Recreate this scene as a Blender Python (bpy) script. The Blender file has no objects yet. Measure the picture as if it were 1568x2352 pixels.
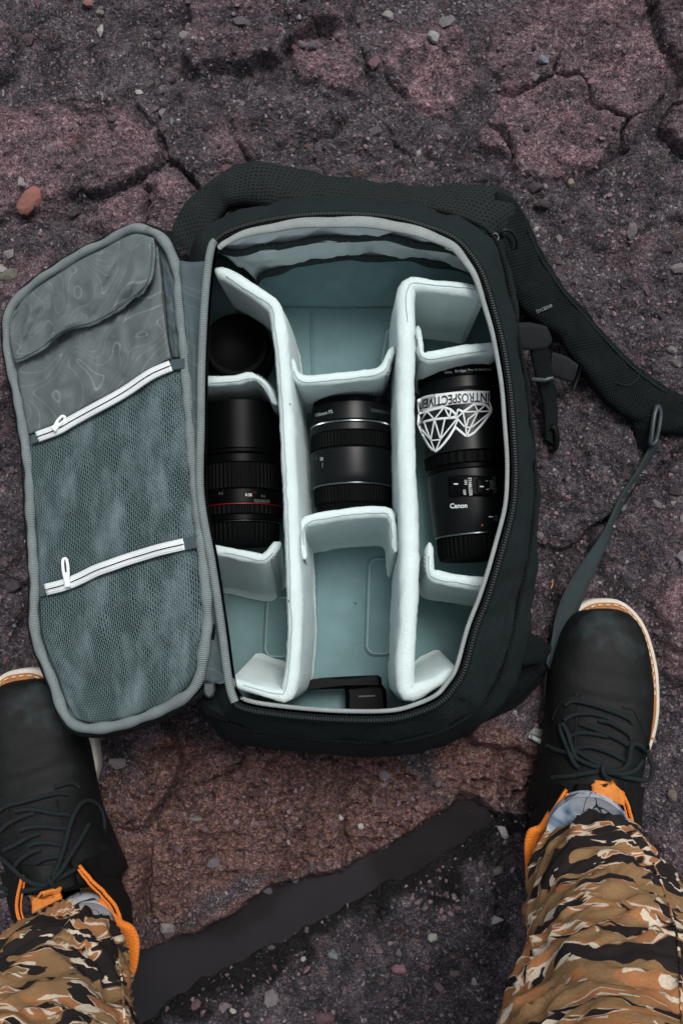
import bpy, bmesh, math, random
import numpy as np
from mathutils import Vector, Matrix
from mathutils.bvhtree import BVHTree

random.seed(7)
RNG = np.random.default_rng(11)
scene = bpy.context.scene
COL = scene.collection

# ------------------------------------------------------------------ camera, sky, sun, exposure
CAM_H = 0.93
TILT = math.radians(8.0)
FOCAL = 35.0
cam_data = bpy.data.cameras.new('camera')
cam_data.sensor_fit = 'VERTICAL'
cam_data.sensor_height = 36.0
cam_data.sensor_width = 24.0
cam_data.lens = FOCAL
cam_data.clip_start = 0.01
cam_data.clip_end = 200.0
cam = bpy.data.objects.new('camera', cam_data)
cam.location = (0, 0, CAM_H)
cam.rotation_euler = (TILT, 0, 0)
COL.objects.link(cam)
scene.camera = cam

SUN_EL, SUN_AZ = math.radians(68), math.radians(25)      # azimuth from +Y towards +X
world = bpy.data.worlds.new('World')
scene.world = world
world.use_nodes = True
wn = world.node_tree
wn.nodes.clear()
sky = wn.nodes.new('ShaderNodeTexSky')
sky.sky_type = 'NISHITA'
sky.sun_disc = False
sky.sun_elevation = SUN_EL
sky.sun_rotation = SUN_AZ
sky.dust_density = 4.0
sky.air_density = 1.0
sky.ozone_density = 1.0
hs = wn.nodes.new('ShaderNodeHueSaturation')
hs.inputs['Saturation'].default_value = 0.32
bgn = wn.nodes.new('ShaderNodeBackground')
bgn.inputs['Strength'].default_value = 0.075
won = wn.nodes.new('ShaderNodeOutputWorld')
wn.links.new(sky.outputs[0], hs.inputs['Color'])
wn.links.new(hs.outputs[0], bgn.inputs['Color'])
wn.links.new(bgn.outputs[0], won.inputs['Surface'])

sun_data = bpy.data.lights.new('sun', 'SUN')
sun_data.energy = 1.3
sun_data.angle = math.radians(24)
sun_data.color = (1.0, 0.97, 0.93)
sun = bpy.data.objects.new('sun', sun_data)
sd = Vector((math.sin(SUN_AZ) * math.cos(SUN_EL), math.cos(SUN_AZ) * math.cos(SUN_EL), math.sin(SUN_EL)))
sun.rotation_euler = sd.to_track_quat('Z', 'Y').to_euler()
sun.location = sd * 5
COL.objects.link(sun)

vs = scene.view_settings
vs.view_transform = 'Standard'
vs.look = 'None'
vs.exposure = 0.8
vs.gamma = 1.0
vs.use_curve_mapping = False

# ------------------------------------------------------------------ measuring helpers
W_, H_ = 1568.0, 2352.0                     # the photograph measured on a 1568 x 2352 grid
FPX = FOCAL / 36.0 * H_
CT, ST = math.cos(TILT), math.sin(TILT)

def ray(px, py):
    dx = (px - W_ / 2) / FPX
    dy = -(py - H_ / 2) / FPX
    return np.array([dx, dy * CT + ST, dy * ST - CT])

def P(px, py, z):
    """point of the place at height z that stands at this spot of the photograph"""
    d = ray(px, py)
    s = (z - CAM_H) / d[2]
    return np.array([d[0] * s, d[1] * s, z])

def PP(pts, z):
    return np.array([P(p[0], p[1], p[2] if len(p) > 2 else z) for p in pts])

def drape(px, py, bvh, off=0.0, zf=0.05):
    d = ray(px, py)
    hit = bvh.ray_cast(Vector((0, 0, CAM_H)), Vector(d).normalized())
    if hit[0] is None:
        return P(px, py, zf)
    n = hit[1]
    if n.z < 0:
        n = -n
    return np.array(hit[0] + n * off)

def spl(pts, n, closed=False):
    """Catmull-Rom through pts, n samples evenly by length"""
    p = np.array(pts, float)
    if closed:
        q = np.vstack([p[-1], p, p[0], p[1]])
    else:
        q = np.vstack([2 * p[0] - p[1], p, 2 * p[-1] - p[-2]])
    out = []
    for i in range(1, len(q) - 2):
        p0, p1, p2, p3 = q[i - 1], q[i], q[i + 1], q[i + 2]
        t = np.linspace(0, 1, 12, endpoint=False)[:, None]
        out.append(0.5 * ((2 * p1) + (-p0 + p2) * t + (2 * p0 - 5 * p1 + 4 * p2 - p3) * t ** 2
                          + (-p0 + 3 * p1 - 3 * p2 + p3) * t ** 3))
    out = np.vstack(out)
    out = np.vstack([out, p[0] if closed else p[-1]])
    return resample(out, n, closed)

def resample(p, n, closed=False):
    p = np.array(p, float)
    d = np.r_[0, np.cumsum(np.linalg.norm(np.diff(p, axis=0), axis=1))]
    t = np.linspace(0, d[-1], n, endpoint=not closed)
    return np.stack([np.interp(t, d, p[:, k]) for k in range(p.shape[1])], 1)

def lerp(a, b, t):
    return a + (b - a) * t

# numpy noise
_perm = np.random.default_rng(3).permutation(512)
_g2 = np.random.default_rng(4).normal(size=(512, 2))
_g2 /= np.linalg.norm(_g2, axis=1)[:, None]

def perlin(x, y, seed=0):
    x = np.asarray(x, float); y = np.asarray(y, float)
    xi = np.floor(x).astype(int); yi = np.floor(y).astype(int)
    xf = x - xi; yf = y - yi
    def g(ix, iy):
        h = _perm[(_perm[(ix + seed * 37) & 511] + iy + seed * 91) & 511]
        v = _g2[h]
        return v[..., 0] * (x - ix) + v[..., 1] * (y - iy)
    u = xf ** 3 * (xf * (xf * 6 - 15) + 10); v = yf ** 3 * (yf * (yf * 6 - 15) + 10)
    a = lerp(g(xi, yi), g(xi + 1, yi), u); b = lerp(g(xi, yi + 1), g(xi + 1, yi + 1), u)
    return lerp(a, b, v) * 1.5

def fbm(x, y, o=4, seed=0, gain=0.5):
    r = 0; a = 1; f = 1
    for k in range(o):
        r = r + a * perlin(x * f + 17.3 * k, y * f - 9.1 * k, seed + k); a *= gain; f *= 2.03
    return r

_jit = np.random.default_rng(5).random((512, 3))
def worley(x, y, seed=0):
    xi = np.floor(x).astype(int); yi = np.floor(y).astype(int)
    best = np.full(x.shape, 9.0); second = np.full(x.shape, 9.0); idv = np.zeros(x.shape)
    for ox in (-1, 0, 1):
        for oy in (-1, 0, 1):
            h = _perm[(_perm[(xi + ox + seed * 53) & 511] + yi + oy + seed * 29) & 511]
            jx = xi + ox + _jit[h, 0]; jy = yi + oy + _jit[h, 1]
            d = np.hypot(x - jx, y - jy)
            nb = d < best
            second = np.where(nb, best, np.minimum(second, d))
            idv = np.where(nb, _jit[h, 2], idv)
            best = np.where(nb, d, best)
    return best, second, idv

def seg_dist(x, y, poly):
    d = np.full(np.shape(x), 1e9); tt = np.zeros(np.shape(x))
    n = len(poly) - 1
    for i in range(n):
        a = poly[i]; b = poly[i + 1]
        ab = b - a; L = ab @ ab + 1e-12
        t = np.clip(((x - a[0]) * ab[0] + (y - a[1]) * ab[1]) / L, 0, 1)
        dd = np.hypot(x - a[0] - t * ab[0], y - a[1] - t * ab[1])
        m = dd < d
        tt = np.where(m, (i + t) / n, tt); d = np.where(m, dd, d)
    return d, tt

def inside(x, y, poly):
    r = np.zeros(np.shape(x), bool)
    for i in range(len(poly)):
        a = poly[i]; b = poly[(i + 1) % len(poly)]
        c = ((a[1] > y) != (b[1] > y))
        with np.errstate(divide='ignore', invalid='ignore'):
            xx = (b[0] - a[0]) * (y - a[1]) / (b[1] - a[1]) + a[0]
        r ^= c & (x < xx)
    return r

def sm(x, a, b):
    t = np.clip((x - a) / (b - a), 0, 1)
    return t * t * (3 - 2 * t)

# ------------------------------------------------------------------ object helpers
ORG = {}
def empty(name, loc, parent=None):
    o = bpy.data.objects.new(name, None)
    o.empty_display_size = 0.02
    loc = np.array(loc, float)
    COL.objects.link(o)
    if parent is not None:
        o.parent = parent
        o.location = loc - ORG[parent.name]
    else:
        o.location = loc
    ORG[o.name] = loc
    return o

def tag(o, label=None, cat=None, group=None, kind=None):
    if label: o['label'] = label
    if cat: o['category'] = cat
    if group: o['group'] = group
    if kind: o['kind'] = kind
    return o

def mk(name, verts, faces, mat, parent=None, smooth=True, uv=None, base=None, mats=None, fmat=None):
    verts = np.asarray(verts, float)
    if parent is not None:
        org = ORG[parent.name]
    elif base is not None:
        org = np.array(base, float)
    else:
        org = np.zeros(3)
    me = bpy.data.meshes.new(name)
    if isinstance(faces, np.ndarray):
        faces = faces.tolist()
    me.from_pydata((verts - org).tolist(), [], faces)
    if smooth:
        me.polygons.foreach_set('use_smooth', [True] * len(me.polygons))
    if uv is not None:
        l = me.uv_layers.new(name='UVMap')
        idx = np.zeros(len(me.loops), int)
        me.loops.foreach_get('vertex_index', idx)
        l.data.foreach_set('uv', np.asarray(uv, float)[idx].ravel())
    me.materials.append(mat)
    me.update()
    o = bpy.data.objects.new(name, me)
    COL.objects.link(o)
    if parent is not None:
        o.parent = parent
        ORG[o.name] = org
    else:
        o.location = org
        ORG[o.name] = org
    return o

def grid_faces(nu, nv, cu=False, cv=False, off=0):
    i = np.arange(nu if cu else nu - 1); j = np.arange(nv if cv else nv - 1)
    I, J = np.meshgrid(i, j, indexing='ij')
    I2 = (I + 1) % nu; J2 = (J + 1) % nv
    f = np.stack([I * nv + J, I2 * nv + J, I2 * nv + J2, I * nv + J2], -1).reshape(-1, 4)
    return f + off

def grid_uv(G, cv=False):
    """metric uv for a (nu,nv,3) grid"""
    du = np.zeros(G.shape[:2]); dv = np.zeros(G.shape[:2])
    du[1:] = np.cumsum(np.linalg.norm(np.diff(G, axis=0), axis=2).mean(1))[:, None]
    dv[:, 1:] = np.cumsum(np.linalg.norm(np.diff(G, axis=1), axis=2).mean(0))[None, :]
    return np.stack([du, dv], -1).reshape(-1, 2)

def sheet(name, G, mat, parent=None, thick=0.0, base=None, smooth=True):
    """a cloth sheet from a grid of points; with thickness it becomes a closed slab"""
    nu, nv = G.shape[:2]
    uv = grid_uv(G)
    V = G.reshape(-1, 3)
    F = grid_faces(nu, nv)
    if thick > 0:
        N = grid_normals(G)
        V2 = (G - N * thick).reshape(-1, 3)
        n = len(V)
        F2 = F[:, ::-1] + n
        rim = [i * nv for i in range(nu)] + [(nu - 1) * nv + j for j in range(1, nv)] + \
              [i * nv + nv - 1 for i in range(nu - 2, -1, -1)] + [j for j in range(nv - 2, 0, -1)]
        S = [[rim[k], rim[k] + n, rim[(k + 1) % len(rim)] + n, rim[(k + 1) % len(rim)]] for k in range(len(rim))]
        F = F.tolist() + F2.tolist() + S
        V = np.vstack([V, V2]); uv = np.vstack([uv, uv])
    return mk(name, V, F, mat, parent, smooth, uv, base)

def grid_normals(G):
    a = np.gradient(G, axis=0); b = np.gradient(G, axis=1)
    n = np.cross(a, b)
    n /= (np.linalg.norm(n, axis=2, keepdims=True) + 1e-12)
    s = np.sign(n[..., 2:3].mean()) or 1
    return n * s

def coons(top, bottom, left, right, nu, nv):
    """top/bottom run along u (left to right), left/right run along v (top to bottom); returns (nu,nv,d)"""
    t = resample(top, nu); b = resample(bottom, nu); l = resample(left, nv); r = resample(right, nv)
    u = np.linspace(0, 1, nu)[:, None, None]; v = np.linspace(0, 1, nv)[None, :, None]
    return ((1 - v) * t[:, None] + v * b[:, None] + (1 - u) * l[None] + u * r[None]
            - ((1 - u) * (1 - v) * t[0] + u * (1 - v) * t[-1] + (1 - u) * v * b[0] + u * v * b[-1]))

def frames(path, closed=False, up=None):
    p = np.asarray(path, float)
    if closed:
        t = np.roll(p, -1, 0) - np.roll(p, 1, 0)
    else:
        t = np.gradient(p, axis=0)
    t /= np.linalg.norm(t, axis=1)[:, None] + 1e-12
    if up is None:
        up = np.array([0, 0, 1.0])
    upv = np.broadcast_to(np.asarray(up, float), p.shape)
    s = np.cross(t, upv)
    ln = np.linalg.norm(s, axis=1)[:, None]
    s = np.where(ln < 0.05, np.array([1.0, 0, 0]), s / (ln + 1e-9))
    n = np.cross(s, t)
    return t, s, n

def tube_vf(path, rx, rz=None, nseg=10, closed=False, up=None):
    p = np.asarray(path, float)
    rx = np.broadcast_to(np.asarray(rx, float), (len(p),)); rz = rx if rz is None else np.broadcast_to(np.asarray(rz, float), (len(p),))
    t, s, n = frames(p, closed, up)
    a = np.linspace(0, 2 * np.pi, nseg, endpoint=False)
    G = p[:, None] + s[:, None] * (rx[:, None] * np.cos(a))[..., None] + n[:, None] * (rz[:, None] * np.sin(a))[..., None]
    F = grid_faces(len(p), nseg, cu=closed, cv=True).tolist()
    V = G.reshape(-1, 3)
    if not closed:
        F.append(list(range(nseg))[::-1]); F.append([(len(p) - 1) * nseg + k for k in range(nseg)])
    L = np.r_[0, np.cumsum(np.linalg.norm(np.diff(p, axis=0), axis=1))]
    uv = np.stack([np.broadcast_to((a * rx.mean())[None], G.shape[:2]), np.broadcast_to(L[:, None], G.shape[:2])], -1).reshape(-1, 2)
    return V, F, uv

def tube(name, path, rx, mat, parent=None, rz=None, nseg=10, closed=False, up=None, base=None):
    V, F, uv = tube_vf(path, rx, rz, nseg, closed, up)
    return mk(name, V, F, mat, parent, True, uv, base)

def pad(name, A, B, th, mat, parent=None, n=60, m=20, power=0.6, wr=0.0, base=None, seed=1):
    """a padded band between two rails, rounded in section"""
    A = resample(A, n); B = resample(B, n)
    mid = (A + B) / 2; half = (B - A) / 2
    t = np.gradient(mid, axis=0); t /= np.linalg.norm(t, axis=1)[:, None]
    nn = np.cross(half, t); nn /= np.linalg.norm(nn, axis=1)[:, None]
    nn *= np.sign(nn[:, 2:3] + 1e-9)
    a = np.linspace(0, 2 * np.pi, m, endpoint=False)
    c = np.sign(np.cos(a)) * np.abs(np.cos(a)) ** power; s = np.sign(np.sin(a)) * np.abs(np.sin(a)) ** power
    th = np.broadcast_to(np.asarray(th, float), (n,))
    G = mid[:, None] + half[:, None] * c[None, :, None] + nn[:, None] * (th[:, None] / 2 * s)[..., None]
    if wr:
        L = np.r_[0, np.cumsum(np.linalg.norm(np.diff(mid, axis=0), axis=1))]
        w = wr * fbm(L[:, None] * 45 + c[None] * 0.6, L[:, None] * 4 + c[None] * 1.5 + s[None], 3, seed)
        G = G + nn[:, None] * w[..., None]
    F = grid_faces(n, m, cv=True).tolist()
    F.append(list(range(m))[::-1]); F.append([(n - 1) * m + k for k in range(m)])
    L = np.r_[0, np.cumsum(np.linalg.norm(np.diff(mid, axis=0), axis=1))]
    wd = np.linalg.norm(half, axis=1).mean()
    uv = np.stack([np.broadcast_to(c[None] * wd, G.shape[:2]), np.broadcast_to(L[:, None], G.shape[:2])], -1).reshape(-1, 2)
    return mk(name, G.reshape(-1, 3), F, mat, parent, True, uv, base)

def band(name, A, B, th, mat, parent=None, n=50, base=None):
    A = resample(A, n); B = resample(B, n)
    G = np.stack([A, A * .67 + B * .33, A * .33 + B * .67, B], 1)
    return sheet(name, G, mat, parent, th, base)

def boxes(centers, X, Y, Z, sx, sy, sz):
    """many little boxes in one mesh"""
    k = np.array([[-1, -1, -1], [1, -1, -1], [1, 1, -1], [-1, 1, -1], [-1, -1, 1], [1, -1, 1], [1, 1, 1], [-1, 1, 1]], float) / 2
    V = (centers[:, None] + X[:, None] * (k[:, 0] * sx)[None, :, None] + Y[:, None] * (k[:, 1] * sy)[None, :, None]
         + Z[:, None] * (k[:, 2] * sz)[None, :, None]).reshape(-1, 3)
    f = np.array([[0, 3, 2, 1], [4, 5, 6, 7], [0, 1, 5, 4], [1, 2, 6, 5], [2, 3, 7, 6], [3, 0, 4, 7]])
    F = (f[None] + (np.arange(len(centers)) * 8)[:, None, None]).reshape(-1, 4)
    return V, F

def extrude_px(name, poly_px, z0, z1, mat, parent=None, base=None, bevel=0.002, zfun=None):
    """a plate with the given plan outline, bevelled top edge; footprint taken at its top height"""
    n = len(poly_px)
    top = np.array([P(x, y, (zfun(x, y) if zfun else z1)) for x, y in poly_px])
    c = top.mean(0)
    bot = top.copy(); bot[:, 2] -= (z1 - z0)
    mid = top.copy(); mid[:, 2] -= bevel
    d = c - top; d[:, 2] = 0
    ins = top + d / (np.linalg.norm(d, axis=1)[:, None] + 1e-9) * bevel
    V = np.vstack([bot, mid, ins])
    F = [[k, (k + 1) % n, n + (k + 1) % n, n + k] for k in range(n)] + \
        [[n + k, n + (k + 1) % n, 2 * n + (k + 1) % n, 2 * n + k] for k in range(n)]
    F.append([2 * n + k for k in range(n)]); F.append(list(range(n))[::-1])
    return mk(name, V, F, mat, parent, False, None, base)

def text_mesh(s, size, offset=0.0, shear=0.0):
    cu = bpy.data.curves.new('t', 'FONT'); cu.body = s; cu.size = size; cu.align_x = 'CENTER'; cu.align_y = 'CENTER'
    cu.resolution_u = 3; cu.offset = offset; cu.shear = shear
    o = bpy.data.objects.new('t', cu); COL.objects.link(o)
    bpy.context.view_layer.update()
    me = bpy.data.meshes.new_from_object(o.evaluated_get(bpy.context.evaluated_depsgraph_get()))
    v = np.array([x.co[:] for x in me.vertices])[:, :2] if len(me.vertices) else np.zeros((0, 2))
    f = [list(p.vertices) for p in me.polygons]
    bpy.data.objects.remove(o); bpy.data.curves.remove(cu); bpy.data.meshes.remove(me)
    return v, f

def bvh_of(objs):
    V = []; F = []
    for o in objs:
        b = len(V); org = ORG[o.name]
        V += [Vector(np.array(v.co[:]) + org) for v in o.data.vertices]
        F += [[i + b for i in p.vertices] for p in o.data.polygons]
    return BVHTree.FromPolygons(V, F)

def lettering(name, s, px, py, size, rot, mat, parent, bvh, off=0.0005, bold=0.0, sx=1.0, path=None, shear=0.0, width=None):
    """size: letter height on the photo grid; rot in degrees clockwise"""
    v, f = text_mesh(s, size * 1.35, bold * size, shear)
    if not len(v):
        return
    v = v.copy(); v[:, 0] *= sx if width is None else width / (v[:, 0].max() - v[:, 0].min())
    a = math.radians(rot); c, sn = math.cos(a), math.sin(a)
    pts = []
    for x, y in v:
        X = x * c + y * sn; Y = x * sn - y * c
        if path is not None:
            Y += path(px + X)
        else:
            Y += py
        pts.append(drape(px + X, Y, bvh, off))
    return mk(name, pts, f, mat, parent, False)

# ------------------------------------------------------------------ materials
def lin(r, g, b):
    def c(v):
        v /= 255.0
        return v / 12.92 if v <= 0.04045 else ((v + 0.055) / 1.055) ** 2.4
    return (c(r), c(g), c(b), 1.0)

def newmat(name):
    m = bpy.data.materials.new(name); m.use_nodes = True
    nt = m.node_tree
    b = nt.nodes['Principled BSDF']
    return m, nt, b

def nd(nt, t, **kw):
    n = nt.nodes.new(t)
    for k, v in kw.items():
        if k.startswith('_'):
            setattr(n, k[1:], v)
        else:
            n.inputs[k.replace('__', ' ')].default_value = v
    return n

def math_(nt, op, a, b=None, c=None):
    n = nt.nodes.new('ShaderNodeMath'); n.operation = op
    for i, v in enumerate((a, b, c)):
        if v is None: continue
        if isinstance(v, (int, float)): n.inputs[i].default_value = v
        else: nt.links.new(v, n.inputs[i])
    return n.outputs[0]

def mix_(nt, f, a, b, mode='MIX'):
    n = nt.nodes.new('ShaderNodeMix'); n.data_type = 'RGBA'; n.blend_type = mode
    for i, v in ((0, f), (6, a), (7, b)):
        if isinstance(v, (int, float)): n.inputs[i].default_value = v
        elif isinstance(v, tuple): n.inputs[i].default_value = v
        else: nt.links.new(v, n.inputs[i])
    return n.outputs[2]

def ramp(nt, fac, stops, interp='LINEAR'):
    n = nt.nodes.new('ShaderNodeValToRGB'); n.color_ramp.interpolation = interp
    e = n.color_ramp.elements
    while len(e) < len(stops): e.new(0.5)
    for k, (p, c) in enumerate(stops):
        e[k].position = p; e[k].color = c if len(c) == 4 else (*c, 1)
    nt.links.new(fac, n.inputs[0])
    return n.outputs[0]

def coords(nt, which='Object', scale=None):
    t = nt.nodes.new('ShaderNodeTexCoord')
    out = t.outputs[which]
    if scale is not None:
        m = nt.nodes.new('ShaderNodeMapping'); m.inputs['Scale'].default_value = scale
        nt.links.new(out, m.inputs[0]); out = m.outputs[0]
    return out

def noise(nt, vec, scale, detail=3, rough=0.55, dist=0.0):
    n = nd(nt, 'ShaderNodeTexNoise', Scale=scale, Detail=detail, Roughness=rough, Distortion=dist)
    nt.links.new(vec, n.inputs['Vector'])
    return n.outputs['Fac']

def bump(nt, b, h, strength, dist=0.001):
    n = nd(nt, 'ShaderNodeBump', Strength=strength, Distance=dist)
    nt.links.new(h, n.inputs['Height']); nt.links.new(n.outputs[0], b.inputs['Normal'])

def sc(c, k):
    return (min(c[0] * k, 1), min(c[1] * k, 1), min(c[2] * k, 1), 1)

def fabric(name, col, rough=0.85, var=0.18, vscale=35, weave=900, wstr=0.35, sheen=0.0, fuzz=0.0, uvw=True, spec=0.3, wdist=0.0006, wrinkle=0.0, wcol=0.0, specks=None):
    m, nt, b = newmat(name)
    oc = coords(nt)
    big = noise(nt, oc, vscale, 3)
    fine = noise(nt, oc, 1400, 2)
    f = math_(nt, 'ADD', math_(nt, 'MULTIPLY', big, 0.6), math_(nt, 'MULTIPLY', fine, 0.4))
    colr = ramp(nt, f, [(0.3, sc(col, 1 - var)), (0.7, sc(col, 1 + var))])
    nt.links.new(colr, b.inputs['Base Color'])
    if specks:
        v = nd(nt, 'ShaderNodeTexVoronoi', Scale=85.0); nt.links.new(oc, v.inputs['Vector'])
        s_ = nt.nodes.new('ShaderNodeSeparateColor'); nt.links.new(v.outputs['Color'], s_.inputs[0])
        k_ = math_(nt, 'MULTIPLY', math_(nt, 'GREATER_THAN', s_.outputs[0], 0.93), math_(nt, 'LESS_THAN', v.outputs['Distance'], 0.11))
        colr = mix_(nt, math_(nt, 'MULTIPLY', k_, .7), colr, specks)
        nt.links.new(colr, b.inputs['Base Color'])
    b.inputs['Roughness'].default_value = rough
    b.inputs['Specular IOR Level'].default_value = spec
    if sheen:
        b.inputs['Sheen Weight'].default_value = sheen
        b.inputs['Sheen Roughness'].default_value = 0.5
    if weave:
        uv = coords(nt, 'UV') if uvw else oc
        sp = nt.nodes.new('ShaderNodeSeparateXYZ'); nt.links.new(uv, sp.inputs[0])
        wx = math_(nt, 'SINE', math_(nt, 'MULTIPLY', sp.outputs[0], weave * 6.283))
        wy = math_(nt, 'SINE', math_(nt, 'MULTIPLY', sp.outputs[1], weave * 6.283))
        ww = math_(nt, 'MULTIPLY', wx, wy)
        h = math_(nt, 'ADD', ww, math_(nt, 'MULTIPLY', fine, 1.2))
        if wcol:
            k = math_(nt, 'MULTIPLY', math_(nt, 'ADD', math_(nt, 'MULTIPLY', ww, .5), .5), wcol)
            nt.links.new(mix_(nt, k, colr, sc(col, 2.0)), b.inputs['Base Color'])
    else:
        h = fine
    if fuzz:
        h = math_(nt, 'ADD', h, math_(nt, 'MULTIPLY', noise(nt, oc, 420, 4, 0.7), fuzz))
    if wrinkle:
        h = math_(nt, 'ADD', h, math_(nt, 'MULTIPLY', noise(nt, oc, 26, 4, .55, 1.2), wrinkle))
    bump(nt, b, h, wstr, wdist)
    return m

def plain(name, col, rough=0.5, metallic=0.0, var=0.12, vscale=120, bstr=0.05, spec=0.5):
    m, nt, b = newmat(name)
    oc = coords(nt)
    f = noise(nt, oc, vscale, 4)
    colr = ramp(nt, f, [(0.3, sc(col, 1 - var)), (0.7, sc(col, 1 + var))])
    nt.links.new(colr, b.inputs['Base Color'])
    b.inputs['Roughness'].default_value = rough
    b.inputs['Metallic'].default_value = metallic
    b.inputs['Specular IOR Level'].default_value = spec
    if bstr:
        bump(nt, b, noise(nt, oc, 1500, 3), bstr, 0.0005)
    return m

def topo_fabric(name, col, line):
    m, nt, b = newmat(name)
    uv = coords(nt, 'UV')
    n1 = noise(nt, uv, 14, 1.0, 0.4, 0.9)
    k = math_(nt, 'FRACT', math_(nt, 'MULTIPLY', n1, 17))
    d = math_(nt, 'ABSOLUTE', math_(nt, 'SUBTRACT', k, 0.5))
    l = math_(nt, 'SUBTRACT', 1.0, math_(nt, 'MINIMUM', math_(nt, 'MULTIPLY', d, 20), 1.0))
    big = noise(nt, uv, 25, 3)
    fine = noise(nt, uv, 1500, 2)
    base = ramp(nt, math_(nt, 'ADD', math_(nt, 'MULTIPLY', big, .6), math_(nt, 'MULTIPLY', fine, .4)), [(0.3, sc(col, .86)), (0.7, sc(col, 1.14))])
    c = mix_(nt, math_(nt, 'MULTIPLY', l, 0.5), base, line)
    nt.links.new(c, b.inputs['Base Color'])
    b.inputs['Roughness'].default_value = 0.75
    b.inputs['Specular IOR Level'].default_value = 0.3
    wr = noise(nt, uv, 60, 3, .5, .6)
    bump(nt, b, math_(nt, 'ADD', math_(nt, 'MULTIPLY', fine, .15), wr), 0.28, 0.004)
    return m

def mesh_fabric(name, thread, hole, wear, bw=0.0042, rh=0.0019, mortar=0.0005, wearamt=0.1):
    m, nt, b = newmat(name)
    uv = coords(nt, 'UV')
    sp = nt.nodes.new('ShaderNodeSeparateXYZ'); nt.links.new(uv, sp.inputs[0])
    dn = noise(nt, uv, 40, 2)
    cb = nt.nodes.new('ShaderNodeCombineXYZ')
    nt.links.new(sp.outputs[1], cb.inputs[0])
    nt.links.new(math_(nt, 'ADD', sp.outputs[0], math_(nt, 'MULTIPLY', dn, 0.006)), cb.inputs[1])
    br = nd(nt, 'ShaderNodeTexBrick', Scale=1.0)
    br.inputs['Mortar Size'].default_value = mortar
    br.inputs['Mortar Smooth'].default_value = 0.4
    br.inputs['Brick Width'].default_value = bw
    br.inputs['Row Height'].default_value = rh
    nt.links.new(cb.outputs[0], br.inputs['Vector'])
    fac = br.outputs['Fac']                      # 1 on the threads
    mp = nt.nodes.new('ShaderNodeMapping'); mp.inputs['Scale'].default_value = (26, 14, 1); nt.links.new(uv, mp.inputs[0])
    w = nd(nt, 'ShaderNodeTexNoise', Scale=1.0, Detail=5.0, Roughness=0.65); nt.links.new(mp.outputs[0], w.inputs['Vector'])
    wm = ramp(nt, w.outputs['Fac'], [(0.46, (0, 0, 0)), (0.66, (1, 1, 1))])
    fz = noise(nt, uv, 900, 3, .7)
    wm2 = math_(nt, 'MULTIPLY', math_(nt, 'MULTIPLY', wm, fz), wearamt * 1.6)
    tc = mix_(nt, fz, sc(thread, .75), sc(thread, 1.25))
    c = mix_(nt, fac, hole, tc)
    c = mix_(nt, wm2, c, wear)
    nt.links.new(c, b.inputs['Base Color'])
    b.inputs['Roughness'].default_value = 0.85
    b.inputs['Specular IOR Level'].default_value = 0.25
    bump(nt, b, math_(nt, 'ADD', fac, math_(nt, 'MULTIPLY', fz, .5)), 0.5, 0.0012)
    return m

def ribbed(name, col, freq, rough=0.8, axis=1, strength=0.5, var=0.15):
    m, nt, b = newmat(name)
    uv = coords(nt, 'UV'); oc = coords(nt)
    sp = nt.nodes.new('ShaderNodeSeparateXYZ'); nt.links.new(uv, sp.inputs[0])
    s = math_(nt, 'SINE', math_(nt, 'MULTIPLY', sp.outputs[axis], freq * 6.283))
    n = noise(nt, oc, 60, 4)
    k = math_(nt, 'ADD', math_(nt, 'MULTIPLY', s, 0.12), n)
    nt.links.new(ramp(nt, k, [(0.25, sc(col, 1 - var)), (0.75, sc(col, 1 + var))]), b.inputs['Base Color'])
    b.inputs['Roughness'].default_value = rough
    b.inputs['Specular IOR Level'].default_value = 0.3
    bump(nt, b, s, strength, 0.0006)
    return m

def leather(name, col, scuff):
    m, nt, b = newmat(name)
    oc = coords(nt)
    n = noise(nt, oc, 28, 5, .6, .4); f = noise(nt, oc, 900, 3, .7); s = noise(nt, oc, 14, 4, .6)
    c0 = ramp(nt, n, [(0.3, sc(col, .7)), (0.7, sc(col, 1.35))])
    sm_ = math_(nt, 'MULTIPLY', ramp(nt, s, [(0.60, (0, 0, 0)), (0.82, (1, 1, 1))]), f)
    nt.links.new(mix_(nt, sm_, c0, scuff), b.inputs['Base Color'])
    b.inputs['Roughness'].default_value = 0.66
    b.inputs['Specular IOR Level'].default_value = 0.24
    b.inputs['Sheen Weight'].default_value = 0.0
    bump(nt, b, math_(nt, 'ADD', math_(nt, 'MULTIPLY', f, .35), noise(nt, oc, 120, 4, .6)), 0.5, 0.0016)
    return m

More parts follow.
